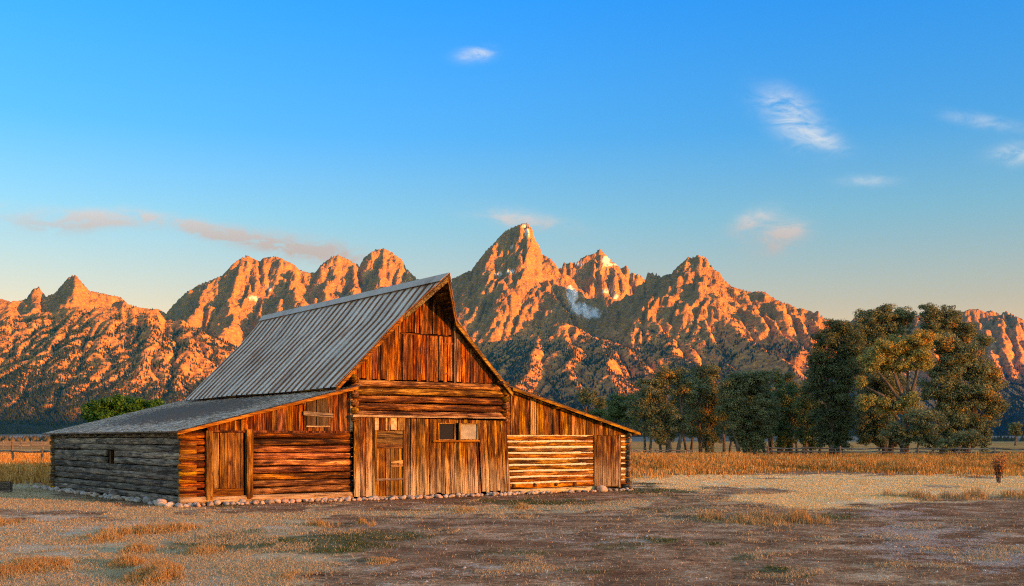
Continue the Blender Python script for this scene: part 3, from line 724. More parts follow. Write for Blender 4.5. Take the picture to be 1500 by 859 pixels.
TUFTS = [(165, 787, 34, 5, 1.0, .26), (215, 780, 26, 4, .9, .22), (255, 778, 30, 4, .6, .2), (130, 792, 18, 3, .7, .22), (10, 770, 30, 4, .9, .22), (65, 835, 40, 8, .6, .16), (10, 842, 30, 10, .6, .18),
         (225, 845, 22, 9, .7, .22), (185, 830, 20, 4, .9, .16), (240, 852, 20, 6, .6, .2), (300, 810, 24, 4, .3, .16), (200, 806, 24, 5, .6, .17), (470, 770, 22, 3, .9, .16), (330, 767, 18, 2.5, .7, .14),
         (1175, 764, 22, 5, 1.0, .42), (1160, 766, 10, 4, .3, .42), (1120, 764, 26, 5, .1, .3), (1085, 764, 30, 4, .2, .28), (1050, 762, 26, 3, .3, .22), (1195, 768, 12, 3, .8, .2), (555, 824, 18, 4, .2, .1), (440, 846, 22, 4, .4, .12),
         (1400, 731, 16, 3, .3, .35), (1435, 730, 12, 3, .7, .38), (1345, 731, 18, 3, .1, .3), (1490, 728, 20, 3, .9, .4), (1300, 728, 20, 2, .2, .25), (680, 748, 16, 3, .4, .14), (765, 744, 14, 3, .3, .16), (300, 752, 10, 2, .6, .1), (530, 768, 8, 2, .9, .16), (545, 770, 4, 2, .9, .2)]
def build_tufts():
    XX = []; YY = []; HH = []; TT = []
    for (px, py, rx, ry, org, h) in TUFTS:
        x0, y0 = gpt(px, py); n = int(rx*ry*20*(14/ y0+.4)*1.0); sx = rx/F*y0; sy = ry*y0*y0/(F*EYE)
        ga = RNG.normal(0, .62, n); gb = RNG.normal(0, .62, n); X = x0+ga*sx; Y = y0+gb*sy
        kk = fbm(X/.35, Y/.45, 3, 341)+RNG.uniform(-.12, .12, n) > .47; X, Y, ga, gb = X[kk], Y[kk], ga[kk], gb[kk]; n = len(X)
        XX.append(X); YY.append(Y); HH.append(.8*h*RNG.uniform(.35, 1.1, n)*np.exp(-.55*(ga**2+gb**2))*(.6+1.0*fbm(X/.25, Y/.3, 2, 342))); TT.append(np.full(n, org))
    X = np.concatenate(XX); Y = np.concatenate(YY); h = np.concatenate(HH); org = np.concatenate(TT); n = len(X); t = RNG.uniform(0, 1, n)
    a = lerp_c(t, (.28, .15, .04), (.64, .40, .13)); b = lerp_c(t, (.28, .19, .09), (.62, .48, .26))
    col = np.where((RNG.uniform(0, 1, n) < org*.5)[:, None], a, b)
    V, q, C = blades(X, Y, ground_z(X, Y), h, np.maximum(.007, Y*.00042), RNG.uniform(.05, .6, n), col, 33, .3)
    me = np_mesh('grass_tufts', V, q, colors=C)
    tag(link_mesh('grass_tufts', me, M_grass), 'rust and straw coloured tufts standing out of the short grass', 'grass', kind='stuff'); print('tufts', n)

def build_pebbles():
    X, Y = sample_view(60000, 11.0, 45.0); m = ground_masks(X, Y)
    n1 = fbm(X/1.5, Y/1.5, 3, 321)
    k = (RNG.uniform(0, 1, len(X)) < (.03+.16*sstep(n1, .5, .7)+.6*m['frost']*sstep(n1, .4, .6))*(1-m['pale'])*(1-.7*m['straw'])) & ~in_barn(X, Y)
    X, Y = X[k], Y[k]; n = len(X); r = RNG.uniform(.005, .016, n)*(1+RNG.uniform(0, 1, n)**6*1.6)
    V, q = cones(X, Y, ground_z(X, Y)+1.0, r*.8, r, 5)
    V[:, 2] = np.where(V[:, 2] > 0, V[:, 2], V[:, 2])
    V = V.reshape(n, 6, 3); V[:, :5, 2] = ground_z(X, Y)[:, None]-.004; V[:, 5, 2] = ground_z(X, Y)+r*.7; V[:, 5, :2] += RNG.uniform(-.5, .5, (n, 2))*r[:, None]
    t = RNG.uniform(0, 1, n); col = lerp_c(t, (.13, .10, .085), (.50, .46, .43)); br = RNG.uniform(0, 1, n) < .12; col[br] = (.62, .60, .58)
    me = np_mesh('gravel', V.reshape(-1, 3), q, fcolors=np.repeat(col[:, None], 5, 1).reshape(-1, 3))
    mt, nt = mat_new('pebble'); finish(nt, nt.attr('tint').outputs['Color'], .8)
    tag(link_mesh('gravel', me, mt), 'scattered small pebbles on the bare brown earth', 'gravel', kind='stuff'); print('pebbles', n)
build_short_grass(); build_tall_grass(); build_tufts(); build_pebbles()

def build_far_woods():
    # woods along the foot of the bench and on the flat before the range
    X1 = RNG.uniform(-1400, 1400, 5000); Y1 = 1480+RNG.normal(0, 60, 5000)+(fbm(X1/200, X1*0, 3, 331)-.5)*200
    k = fbm(X1/120, Y1/60, 3, 332) > .47; k &= (X1 < -450) | (X1 > 500); X1, Y1 = X1[k], Y1[k]
    V, q = cones(X1, Y1, ground_z(X1, Y1), RNG.uniform(4, 9, len(X1)), RNG.uniform(3, 6, len(X1)), 5)
    X2 = RNG.uniform(-2600, 2600, 14000); Y2 = RNG.uniform(3700, 5300, 14000)
    V2, q2 = cones(X2, Y2, ground_z(X2, Y2), RNG.uniform(14, 26, len(X2)), RNG.uniform(4, 7, len(X2)), 4)
    m, nt = mat_new('far_wood'); geo = nt.new('ShaderNodeNewGeometry')
    finish(nt, nt.ramp(nt.noise(geo.outputs['Position'], .02, 3), [(.4, (.035, .045, .03)), (.6, (.10, .095, .055))]), 1.0, spec=.05)
    tag(link_mesh('riverside_wood', np_mesh('riverside_wood', V, q), m), 'dark line of trees along the foot of the far sage bench', 'wood', kind='stuff')
    tag(link_mesh('valley_forest', np_mesh('valley_forest', V2, q2), bpy.data.materials['conifer_needles']), 'dark forest on the flat ground below the mountains', 'forest', kind='stuff')
build_far_woods()
# ------------------------------------------------------------------ wood materials (grain along x, y or z of the barn)
def wood_mat(name, axis, stops, crack=0.85, scale=1.0, rough=0.85, bleach=None):
    m, nt = mat_new(name)
    tc = nt.new('ShaderNodeTexCoord'); v = tc.outputs['Object']
    t = nt.attr('tint'); ts = nt.new('ShaderNodeSeparateColor'); nt.l.new(t.outputs['Color'], ts.inputs[0])
    # shift the pattern for every board so that no two share their grain
    off = nt.comb(nt.m('MULTIPLY', ts.outputs[0], 37.0), nt.m('MULTIPLY', ts.outputs[1], 53.0), nt.m('MULTIPLY', ts.outputs[0], 71.0))
    add = nt.new('ShaderNodeVectorMath', operation='ADD'); nt.l.new(v, add.inputs[0]); nt.l.new(off, add.inputs[1]); v2 = add.outputs[0]
    L, T = 1.3*scale, 26.0*scale
    sc = {'x': (L, T, T), 'y': (T, L, T), 'z': (T, T, L)}[axis]
    g1 = nt.noise(nt.mapv(v2, sc), 1.0, 6, 0.65, 0.6)
    sc2 = tuple(q*3.1 for q in sc)
    g2 = nt.noise(nt.mapv(v2, sc2), 1.0, 4, 0.7, 0.3)
    sc3 = {'x': (0.9, 3.2, 3.2), 'y': (3.2, 0.9, 3.2), 'z': (3.2, 3.2, 0.9)}[axis]
    g3 = nt.noise(nt.mapv(v2, sc3), 1.0, 4, 0.6, 0.8)
    f = nt.m('ADD', nt.m('ADD', nt.m('MULTIPLY', g1, 0.45), nt.m('MULTIPLY', g2, 0.18)), nt.m('MULTIPLY', g3, 0.37))
    c = nt.ramp(f, stops)
    # knots
    kn = nt.new('ShaderNodeTexVoronoi'); kv = {'x': (2.2, 9, 9), 'y': (9, 2.2, 9), 'z': (9, 9, 2.2)}[axis]
    nt.l.new(nt.mapv(v2, kv), kn.inputs['Vector']); kn.inputs['Scale'].default_value = 1.0
    kd = nt.smooth(kn.outputs['Distance'], 0.16, 0.08)
    c = nt.mix(nt.m('MULTIPLY', kd, 0.75), c, (0.02, 0.008, 0.003))
    # long drying cracks
    ck = nt.smooth(nt.noise(nt.mapv(v2, tuple(q*0.6 if q == L else q*1.7 for q in sc)), 1.0, 3, 0.5), 0.40, 0.33)
    c = nt.mix(nt.m('MULTIPLY', ck, crack), c, (0.012, 0.006, 0.004))
    if bleach:
        z = nt.sep(v)[2]
        bl = nt.m('MULTIPLY', nt.smooth(nt.m('ADD', z, nt.m('MULTIPLY', g3, -1.2)), bleach[0], bleach[1]), nt.smooth(g1, 0.35, 0.6))
        c = nt.mix(bl, c, bleach[2])
    hv = nt.new('ShaderNodeHueSaturation'); nt.l.new(c, hv.inputs['Color'])
    nt.put(hv.inputs['Value'], nt.m('MULTIPLY', ts.outputs[2], 1.0))
    nt.put(hv.inputs['Saturation'], nt.m('ADD', nt.m('MULTIPLY', ts.outputs[1], 0.35), 0.85))
    nt.put(hv.inputs['Hue'], nt.m('ADD', nt.m('MULTIPLY', ts.outputs[0], 0.030), 0.489))
    finish(nt, hv.outputs[0], rough, bump=nt.m('ADD', nt.m('SUBTRACT', g1, nt.m('MULTIPLY', ck, 0.5)), nt.m('MULTIPLY', g2, 0.4)), bump_strength=0.9, bump_dist=0.02, spec=0.25)
    return m

ORANGE = [(0.39, (0.008, 0.003, 0.001)), (0.46, (0.055, 0.015, 0.002)), (0.52, (0.23, 0.066, 0.006)), (0.57, (0.52, 0.19, 0.018)), (0.64, (0.85, 0.46, 0.07))]
BROWN = [(0.39, (0.010, 0.004, 0.001)), (0.46, (0.065, 0.025, 0.004)), (0.52, (0.24, 0.10, 0.014)), (0.575, (0.54, 0.29, 0.045)), (0.65, (0.84, 0.58, 0.18))]
TAN = [(0.38, (0.02, 0.010, 0.003)), (0.46, (0.12, 0.055, 0.010)), (0.53, (0.32, 0.16, 0.028)), (0.62, (0.62, 0.38, 0.09))]
GREY = [(0.38, (0.010, 0.009, 0.008)), (0.45, (0.07, 0.060, 0.050)), (0.52, (0.21, 0.18, 0.15)), (0.58, (0.38, 0.31, 0.23)), (0.66, (0.58, 0.50, 0.39))]
PALE = [(0.36, (0.06, 0.04, 0.02)), (0.46, (0.32, 0.24, 0.13)), (0.56, (0.56, 0.45, 0.29)), (0.66, (0.72, 0.63, 0.46))]
W_or_x = wood_mat('hewn_log_wood_across', 'x', ORANGE); W_or_z = wood_mat('board_wood_upright', 'z', ORANGE)
W_br_x = wood_mat('brown_log_wood_across', 'x', BROWN); W_br_z = wood_mat('brown_board_upright', 'z', BROWN, bleach=(0.75, -0.3, (0.50, 0.42, 0.28)))
W_tan_z = wood_mat('door_board_upright', 'z', TAN); W_tan_x = wood_mat('rail_board_across', 'x', TAN)
W_gr_y = wood_mat('grey_log_wood', 'y', GREY, scale=0.8); W_gr_z = wood_mat('grey_post_wood', 'z', GREY); W_gr_x = wood_mat('grey_rail_wood', 'x', GREY)
W_pale_x = wood_mat('pale_sill_wood', 'x', PALE)
W_pale_z = wood_mat('pale_board_upright', 'z', [(0.38, (.10, .05, .015)), (0.48, (.5, .33, .13)), (0.6, (.8, .66, .38))])
W_or_y = wood_mat('beam_wood_deep', 'y', BROWN)

def rt(vmin=0.6, vmax=1.25):
    return (random.random(), random.random(), random.uniform(vmin, vmax))

def simple_mat(name, c, rough=0.8, var=0.25, scale=8.0, metallic=0.0, bump=0.3, spec=0.3):
    m, nt = mat_new(name); tc = nt.new('ShaderNodeTexCoord')
    n = nt.noise(tc.outputs['Object'], scale, 5, 0.6)
    col = nt.mix(nt.m('MULTIPLY', nt.smooth(n, 0.3, 0.7), 1.0), tuple(q*(1-var) for q in c), tuple(min(1, q*(1+var)) for q in c))
    finish(nt, col, rough, bump=n, bump_strength=bump, bump_dist=0.01, metallic=metallic, spec=spec)
    return m
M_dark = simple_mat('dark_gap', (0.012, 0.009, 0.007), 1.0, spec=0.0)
M_chink = simple_mat('lime_chinking', (0.80, 0.74, 0.62), 0.95, 0.18, 12, bump=0.8)
M_iron = simple_mat('rusty_iron', (0.16, 0.055, 0.02), 0.7, 0.5, 20)
M_glass, _nt = mat_new('old_window_glass')
_b, _o = finish(_nt, (0.02, 0.024, 0.032), 0.6, spec=0.03)
M_cloth = simple_mat('pale_window_board', (0.30, 0.31, 0.27), 0.6, 0.25, 5, bump=0.2)
M_trans = simple_mat('pale_transom_panel', (0.55, 0.46, 0.30), 0.8, 0.4, 12)

def metal_mat():
    m, nt = mat_new('galvanised_sheet'); tc = nt.new('ShaderNodeTexCoord'); v = tc.outputs['Object']
    n = nt.noise(nt.mapv(v, (0.8, 1.6, 0.8)), 1.0, 5, 0.6); n2 = nt.noise(nt.mapv(v, (1.5, 22, 1.5)), 1.0, 4, 0.6)
    t = nt.attr('tint'); s_ = nt.new('ShaderNodeSeparateColor'); nt.l.new(t.outputs['Color'], s_.inputs[0])
    c = nt.ramp(n2, [(0.3, (0.60, 0.53, 0.48)), (0.7, (0.88, 0.80, 0.73))])
    rust = nt.m('MULTIPLY', s_.outputs[0], nt.smooth(nt.m('ADD', nt.m('MULTIPLY', n, .6), nt.m('MULTIPLY', n2, .4)), 0.30, 0.52))
    rust2 = nt.m('MULTIPLY', nt.smooth(nt.m('ADD', nt.m('MULTIPLY', n, .5), nt.m('MULTIPLY', n2, .5)), 0.50, 0.66), 0.75)
    c = nt.mix(nt.m('MAXIMUM', rust, rust2), c, (0.30, 0.125, 0.045))
    hv = nt.new('ShaderNodeHueSaturation'); nt.l.new(c, hv.inputs['Color']); nt.put(hv.inputs['Value'], s_.outputs[2])
    finish(nt, hv.outputs[0], 0.65, metallic=0.0, spec=0.35, bump=n2, bump_strength=0.25, bump_dist=0.01)
    return m
M_metal = metal_mat()

def shingle_mat():
    m, nt = mat_new('weathered_shingle'); tc = nt.new('ShaderNodeTexCoord'); v = tc.outputs['Object']
    t = nt.attr('tint'); s_ = nt.new('ShaderNodeSeparateColor'); nt.l.new(t.outputs['Color'], s_.inputs[0])
    n = nt.noise(nt.mapv(v, (4, 60, 4)), 1.0, 4, 0.6); n3 = nt.noise(v, 0.9, 4, 0.6)
    c = nt.ramp(n, [(0.3, (0.34, 0.27, 0.22)), (0.55, (0.68, 0.59, 0.51)), (0.75, (0.88, 0.79, 0.70))])
    c = nt.mix(nt.m('MULTIPLY', s_.outputs[0], 0.75), c, (0.26, 0.155, 0.09))
    c = nt.mix(nt.m('MULTIPLY', nt.smooth(n3, 0.5, 0.75), 0.25), c, (0.20, 0.12, 0.07))
    hv = nt.new('ShaderNodeHueSaturation'); nt.l.new(c, hv.inputs['Color']); nt.put(hv.inputs['Value'], s_.outputs[2])
    finish(nt, hv.outputs[0], 0.85, bump=n, bump_strength=0.5, bump_dist=0.01, spec=0.2)
    return m
M_shingle = shingle_mat()

# ------------------------------------------------------------------ barn frame: x along the front, y back, z up
BX, BY = -8.16, 27.2
VX, VY = 0.802, 0.597
BARN_RZ = math.atan2(VY, VX)
barn = empty('barn', (BX, BY, 0), BARN_RZ)
tag(barn, 'weathered log barn with steep ribbed metal roof and two lean-to wings on the plain', 'barn')

def fs(px, py, o=0.0):
    """front plane moved out by o metres -> (x, z)"""
    k = (px-CX)/F
    # X = BX + VX*s + VY*o ; Y = BY + VY*s - VX*o
    s = (k*(BY-VX*o)-BX-VY*o)/(VX-k*VY)
    Y = BY+VY*s-VX*o
    return s, EYE+(HY-py)/F*Y

def log_wall_x(mb, x0, x1, z0, n, h, y, r_out=0.6, tint=(0.5, 1.3), power=2.6, ends=True, over=(0, 0), slope=0.0, wob=0.05, alt=0.0):
    """horizontal logs along x from z0 upward, each h high"""
    for i in range(n):
        zc = z0+(i+.5)*h+random.uniform(-.006, .006)
        xa = x0-over[0]+random.uniform(-.04, .03); xb = x1+over[1]+random.uniform(-.03, .05)
        k = max(3, int((xb-xa)/0.45)+1); pts = []; rad = []
        b1, b2 = random.uniform(-.018, .018), random.uniform(-.012, .012)
        ph = random.uniform(0, 6)
        for j in range(k):
            f = j/(k-1)
            pts.append((xa+(xb-xa)*f, y+b2*math.sin(3*f+ph)+random.uniform(-.008, .008), zc+b1*math.sin(4*f+ph)+slope*(xa+(xb-xa)*f)))
            rad.append(h*0.5*random.uniform(0.88, 0.99)*(1.0-.06*(f if i % 2 else 1-f)))
        mb.tube(pts, rad, 12, rt(*tint), squash=(r_out/ (h*0.5)*0.5 if r_out > 1 else r_out*1.6, 1.0), wob=wob, seed=random.randint(0, 9999), power=power)

def log_wall_y(mb, y0, y1, z0, n, h, x, tint=(0.6, 1.25), over=(0, 0), power=3.0, wob=0.05, skip=None, depth=0.9):
    for i in range(n):
        zc = z0+(i+.5)*h
        segs = [(y0-over[0]+random.uniform(-.05, .04), y1+over[1]+random.uniform(-.04, .05))]
        if skip and skip[2] < zc < skip[3]: segs = [(segs[0][0], skip[0]), (skip[1], segs[0][1])]
        for (ya, yb) in segs:
            k = max(3, int((yb-ya)/0.5)+1); ph = random.uniform(0, 6); b1 = random.uniform(-.02, .02); pts = []; rad = []
            for j in range(k):
                f = j/(k-1)
                pts.append((x+random.uniform(-.014, .014), ya+(yb-ya)*f, zc+b1*math.sin(4*f+ph))); rad.append(h*0.5*random.uniform(0.90, 1.03))
            mb.tube(pts, rad, 12, rt(*tint), squash=(depth, 1.0), wob=wob, seed=random.randint(0, 9999), power=power)

def boards(mb, x0, x1, zb, zt, y, w=0.16, th=0.024, tint=(0.45, 1.3), lean=None, jz=0.03, gap=0.009, jy=0.016):
    """upright boards; zb and zt are functions of x; lean(x) shifts the foot sideways"""
    x = x0
    while x < x1-0.03:
        ww = min(w*random.uniform(0.72, 1.25), x1-x)
        xa, xb = x+gap*random.uniform(.2, 1.6), x+ww-gap*random.uniform(.2, 1.6)
        yo = y+random.uniform(-jy, jy); dx = random.uniform(-.006, .006)
        la = lean(xa) if lean else 0; lb = lean(xb) if lean else 0
        b0 = random.uniform(-jz, jz); t0 = random.uniform(-.004, .004)
        vs = []
        for yy in (yo, yo+th):
            vs += [(xa+la, yy, zb(xa)+b0), (xb+lb, yy, zb(xb)+b0+random.uniform(-.008, .008)), (xb+dx, yy, zt(xb)+t0), (xa+dx, yy, zt(xa)+t0)]
        mb.add(vs, [(0, 1, 2, 3), (7, 6, 5, 4), (0, 4, 5, 1), (2, 6, 7, 3), (1, 5, 6, 2), (0, 3, 7, 4)], rt(*tint))
        x += ww

# key sizes
RX, RHALF, RZ_E, RZ_K, RZ_T = 7.05, 2.75, 3.30, 5.16, 6.20    # main roof: centre, half width, eave, kink, ridge height
MAIN0, MAIN1, END = 4.74, 9.86, 14.96
BACK = 12.37; MBACK = 11.0
def main_top(x):
    d = abs(x-RX)
    return RZ_T-(RZ_T-RZ_K)*d/0.87 if d < .87 else RZ_K-(RZ_K-RZ_E)*(d-.87)/(RHALF-.87)
def lean_l(x): return 1.90+(x+0.25)*(3.20-1.90)/(4.74+.25)
def lean_r(x): return 3.36-(x-9.82)*(3.36-1.93)/(15.22-9.82)
S = lambda px, py=650, o=0.0: fs(px, py, o)[0]
Zf = lambda px, py, o=0.0: fs(px, py, o)[1]

# ---- inner backing coloured near-black as shade so that gaps between boards and logs look into a dark interior
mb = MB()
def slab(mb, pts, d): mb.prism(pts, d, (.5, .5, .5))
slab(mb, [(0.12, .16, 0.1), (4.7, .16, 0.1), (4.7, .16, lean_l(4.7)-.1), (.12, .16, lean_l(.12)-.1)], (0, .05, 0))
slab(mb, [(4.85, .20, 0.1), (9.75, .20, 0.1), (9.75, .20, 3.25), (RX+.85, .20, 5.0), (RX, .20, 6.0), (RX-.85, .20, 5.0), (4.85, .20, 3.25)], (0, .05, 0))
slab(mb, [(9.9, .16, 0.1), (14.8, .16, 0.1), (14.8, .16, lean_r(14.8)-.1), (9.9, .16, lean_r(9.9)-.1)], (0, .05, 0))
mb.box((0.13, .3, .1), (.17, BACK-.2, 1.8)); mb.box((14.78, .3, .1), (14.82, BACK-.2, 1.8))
mb.build('shade_backing', M_dark, barn)

# ---- front of the left wing
LH0 = Zf(440, 722); LHT = Zf(440, 633)
def bz_l(x): return LHT+0.0
nlog = 9; hl = (LHT-0.24)/nlog
mb = MB(); log_wall_x(mb, S(366), 4.66, 0.24, nlog, hl, 0.03, 0.55, (0.5, 1.35), 2.5)
mb.build('log_wall', W_or_x, barn, True)
mb = MB(); log_wall_x(mb, 0.05, S(303), 0.24, nlog, hl, 0.03, 0.55, (0.5, 1.35), 2.5, over=(0.12, 0))
mb.build('log_wall', W_or_x, barn, True)
mb = MB(); log_wall_x(mb, -0.12, 4.7, 0.02, 1, 0.22, 0.0, 0.6, (0.9, 1.1), 3.4); mb.build('sill_log', W_pale_x, barn, True)
mb = MB(); boards(mb, S(303), 4.62, lambda x: LHT+.01, lambda x: lean_l(x)-.12, -.01, 0.15, tint=(0.45, 1.15))
mb.box((S(303), -.03, LHT-.02), (4.64, .04, LHT+.03), rt(.5, .6))
mb.build('board_gable', W_or_z, barn)
# door of the left wing, standing in a gap between two posts
mb = MB(); x0, x1 = S(302, 650, .08), S(311.5, 650, .08); mb.box((x0, -.10, .13), (x1, .05, LHT+.02), rt(.8, .95), jit=.006); mb.build('door_post', W_tan_z, barn)
mb = MB(); x0, x1 = S(361.5, 650, .08), S(370.5, 650, .08); mb.box((x0, -.10, .13), (x1, .05, LHT+.06), rt(.8, .95), jit=.006); mb.build('door_post', W_tan_z, barn)
mb = MB(); xd0, xd1 = S(309.5, 650, .03), S(357, 650, .03)
boards(mb, xd0, xd1, lambda x: .30+.12, lambda x: LHT-.03, -.035, .19, tint=(.75, 1.05), jz=.004, jy=.003)
dl = mb.build('door', W_tan_z, barn)
mb = MB(); mb.box((xd0+.01, -.045, .18), (xd1-.01, .0, .41), rt(.7, .85)); mb.build('foot_board', W_tan_x, dl)
mb = MB(); mb.tube([(xd1-.35, -.045, 1.12), (xd1-.36, -.075, 1.10), (xd1-.35, -.045, 1.02)], .012, 6); mb.build('handle', M_iron, dl)
# boarded hatch
hx0, hz0 = fs(449, 624, .03); hx1, hz1 = fs(481.5, 584, .03)
mb = MB(); boards(mb, hx0, hx1, lambda x: hz0, lambda x: hz1, -.045, .30, tint=(.55, .7), jz=.003, jy=.002); ht = mb.build('hatch', wood_mat('hatch_wood', 'z', [(0.36, (.03, .018, .01)), (0.5, (.12, .075, .035)), (0.62, (.22, .14, .07))]), barn)
mb = MB(); c0 = fs(444.5, 605.5, .06); c1 = fs(488, 609, .06)
mb.prism([(c0[0], -.075, c0[1]-.055), (c1[0], -.075, c1[1]-.055), (c1[0], -.075, c1[1]+.05), (c0[0], -.075, c0[1]+.055)], (0, .025, 0), rt(.8, .9)); mb.build('cross_board', W_gr_x, ht)
mb = MB(); mb.box((hx0-.02, -.08, hz0-.035), (hx1+.02, -.01, hz0), rt(1.2, 1.3)); mb.build('hatch_sill', W_pale_x, ht)
# trim strip and log ends beside the main bay
mb = MB(); mb.box((S(512), -.05, LHT+.02), (S(515.5), .0, lean_l(4.6)-.1), rt(1.1, 1.2)); mb.build('corner_trim', W_pale_x, barn)

# ---- main bay, upper logs
GZ = 3.34                                                   # foot of the gable boards
n = 5; ub = Zf(620, 613.5); uh = (GZ-ub)/n
mb = MB(); log_wall_x(mb, MAIN0+.05, MAIN1-.05, ub, n, uh, 0.0, 0.62, (0.65, 1.25), 2.1, over=(0.04, 0.02), wob=0.03)
mb.build('log_wall', W_br_x, barn, True)
for sx in (MAIN0-.02, MAIN1+.0):                             # crossing log ends at the two corners
    for i in range(6):
        zc = ub+(i-.1)*uh
        mb = MB(); mb.tube([(sx, -.20+random.uniform(-.03, .04), zc), (sx, .3, zc)], [uh*.44, uh*.46], 12, rt(.5, .9), wob=.05, seed=i); mb.build('log_end', W_or_y, barn, True)
# gable boards, slightly inside the roof edge
mb = MB(); mt = lambda x: main_top(x)-.09
hz = fs(620, 490.5)[1]; hxa, hxb = S(588, 500), S(661, 500)
boards(mb, RX-2.62, hxa, lambda x: GZ, mt, -.02, .155, tint=(.45, 1.25))
boards(mb, hxb, RX+2.62, lambda x: GZ, mt, -.02, .155, tint=(.45, 1.2))
boards(mb, hxa, hxb, lambda x: hz+.015, lambda x: mt(x), -.02, .15, tint=(.45, 1.15))
mb.build('gable_boards', W_or_z, barn)
mb = MB(); boards(mb, hxa+.01, hxb-.01, lambda x: GZ+.02, lambda x: min(hz-.02, mt(x)), -.035, .16, tint=(.6, 1.3)); hd = mb.build('hay_door', W_or_z, barn)
mb = MB(); mb.box((hxa-.05, -.045, hz-.02), (hxb+.03, -.02, hz+.012), rt(.3, .4)); mb.build('header_strip', W_or_x, hd)
for py in (504, 547.5):
    a = fs(649, py, .05); b = fs(665, py, .05)
    mb = MB(); mb.prism([(a[0], -.05, a[1]), (a[0]+.05, -.05, a[1]-.025), (b[0], -.05, b[1]-.02), (b[0], -.05, b[1]+.03), (a[0]+.05, -.05, a[1]+.03)], (0, .012, 0), (1, 1, 1)); mb.build('hinge', M_iron, hd)
a = fs(666, 472, .06); b = fs(666, 565, .06)
mb = MB(); mb.box((a[0]-.035, -.085, b[1]), (a[0]+.035, -.045, a[1]), rt(.7, .8)); mb.build('gable_post', W_gr_z, barn)

# ---- main bay, lower planked front that stands a little proud and leans to the right
o_ = .16
lx0, lz1 = fs(518, 613.5, o_); lx1 = S(741, 700, o_)
topz = lambda x: ub+.02-(x-lx0)*.012
lean = lambda x: .16*sstep(np.float64((x-lx0)/(lx1-lx0)), .45, 1.0)
dx0, dx1 = S(549, 680, o_), S(593, 680, o_); wx0, wx1 = S(640, 633, o_), S(700.5, 633, o_)
wz0, wz1 = Zf(670, 645, o_), Zf(670, 621, o_); dtop = Zf(570, 631, o_)
mb = MB(); xr = S(737, 620, o_)
boards(mb, lx0, dx0, lambda x: .08, topz, -o_, .17, tint=(.55, 1.2), lean=lean)
boards(mb, dx1, wx0, lambda x: .08, topz, -o_, .15, tint=(.55, 1.2), lean=lean)
boards(mb, wx0, wx1, lambda x: .1, lambda x: wz0-.03, -o_, .15, tint=(.6, 1.2), lean=lean, jz=.05)
boards(mb, wx0, wx1, lambda x: wz1+.02, topz, -o_, .2, tint=(.6, .9), jz=.0)
boards(mb, wx1, xr, lambda x: .1, topz, -o_, .14, tint=(.6, 1.2), lean=lean, jz=.05)
pf = mb.build('plank_front', W_br_z, barn)
mb = MB(); mb.box((lx0-.06, -o_-.09, topz(lx0)-.0), (xr+.03, -.05, topz(lx0)+.05), rt(.9, 1.0), jit=.01); mb.build('ledge', W_pale_x, pf)
mb = MB(); mb.prism([(xr, -o_-.015, topz(xr)), (xr+.1, -o_-.015, topz(xr)), (xr+.27, -o_-.015, .08), (xr+.17, -o_-.015, .08)], (0, .05, 0), rt(.7, .8)); mb.build('edge_board', W_br_z, pf)
# door of the main bay
mb = MB(); boards(mb, dx0+.04, dx1-.05, lambda x: .10, lambda x: dtop, -o_+.03, .17, tint=(.7, 1.05), jz=.004, jy=.003); dm = mb.build('door', W_tan_z, barn)
for (za, zb_, t_) in ((Zf(570, 657, o_), Zf(570, 651, o_), .6), (Zf(570, 704, o_), Zf(570, 701, o_), 1.2), (Zf(570, 650, o_), Zf(570, 632, o_), .55)):
    mb = MB(); mb.box((dx0+.05, -o_+.005, za), (dx1-.06, -o_+.03, zb_), rt(t_, t_+.1)); mb.build('cross_board', W_tan_x if t_ < 1 else W_gr_x, dm)
a = fs(573, 682, o_); b = fs(591, 676, o_)
mb = MB(); mb.prism([(a[0], -o_+.0, a[1]-.06), (b[0], -o_+.0, a[1]-.03), (b[0], -o_+.0, b[1]+.04), (a[0], -o_+.0, b[1]-.0)], (0, .028, 0), rt(1.1, 1.2)); mb.build('patch_board', W_tan_x, dm)
mb = MB(); mb.tube([(dx1-.22, -o_+.0, 1.02), (dx1-.22, -o_-.04, 1.0), (dx1-.22, -o_, .93)], .012, 6); mb.build('handle', M_iron, dm)
mb = MB(); mb.box((dx0-.0, -o_-.02, .08), (dx0+.05, -.08, dtop+.01), rt(.8, .9)); mb.build('door_post', W_tan_z, barn)
mb = MB(); mb.box((dx1-.06, -o_-.02, .08), (dx1+.01, -.08, dtop+.0), rt(.6, .7)); mb.build('door_post', W_tan_z, barn)
mb = MB(); mb.box((dx0-.02, -o_-.06, .02), (dx1+.02, -o_+.06, .09), rt(.9, 1.0)); mb.build('door_step', W_pale_x, barn)
# broken light over the door
tz0, tz1 = Zf(565, 630, o_), topz(dx0)
mb = MB(); mb.box((dx0+.0, -o_+.04, tz0), (dx1-.0, -o_+.06, tz1), (1, 1, 1)); tr = mb.build('transom', M_trans, barn)
for (pa, pb, t_) in ((556.5, 565, .6), (569, 573, .9), (583, 594, .6), (548, 549.5, .8)):
    mb = MB(); mb.box((S(pa, 620, o_), -o_+.0, tz0-.01), (S(pb, 620, o_), -o_+.038, tz1-.002), rt(t_, t_+.2)); mb.build('transom_slat', W_br_z, tr)
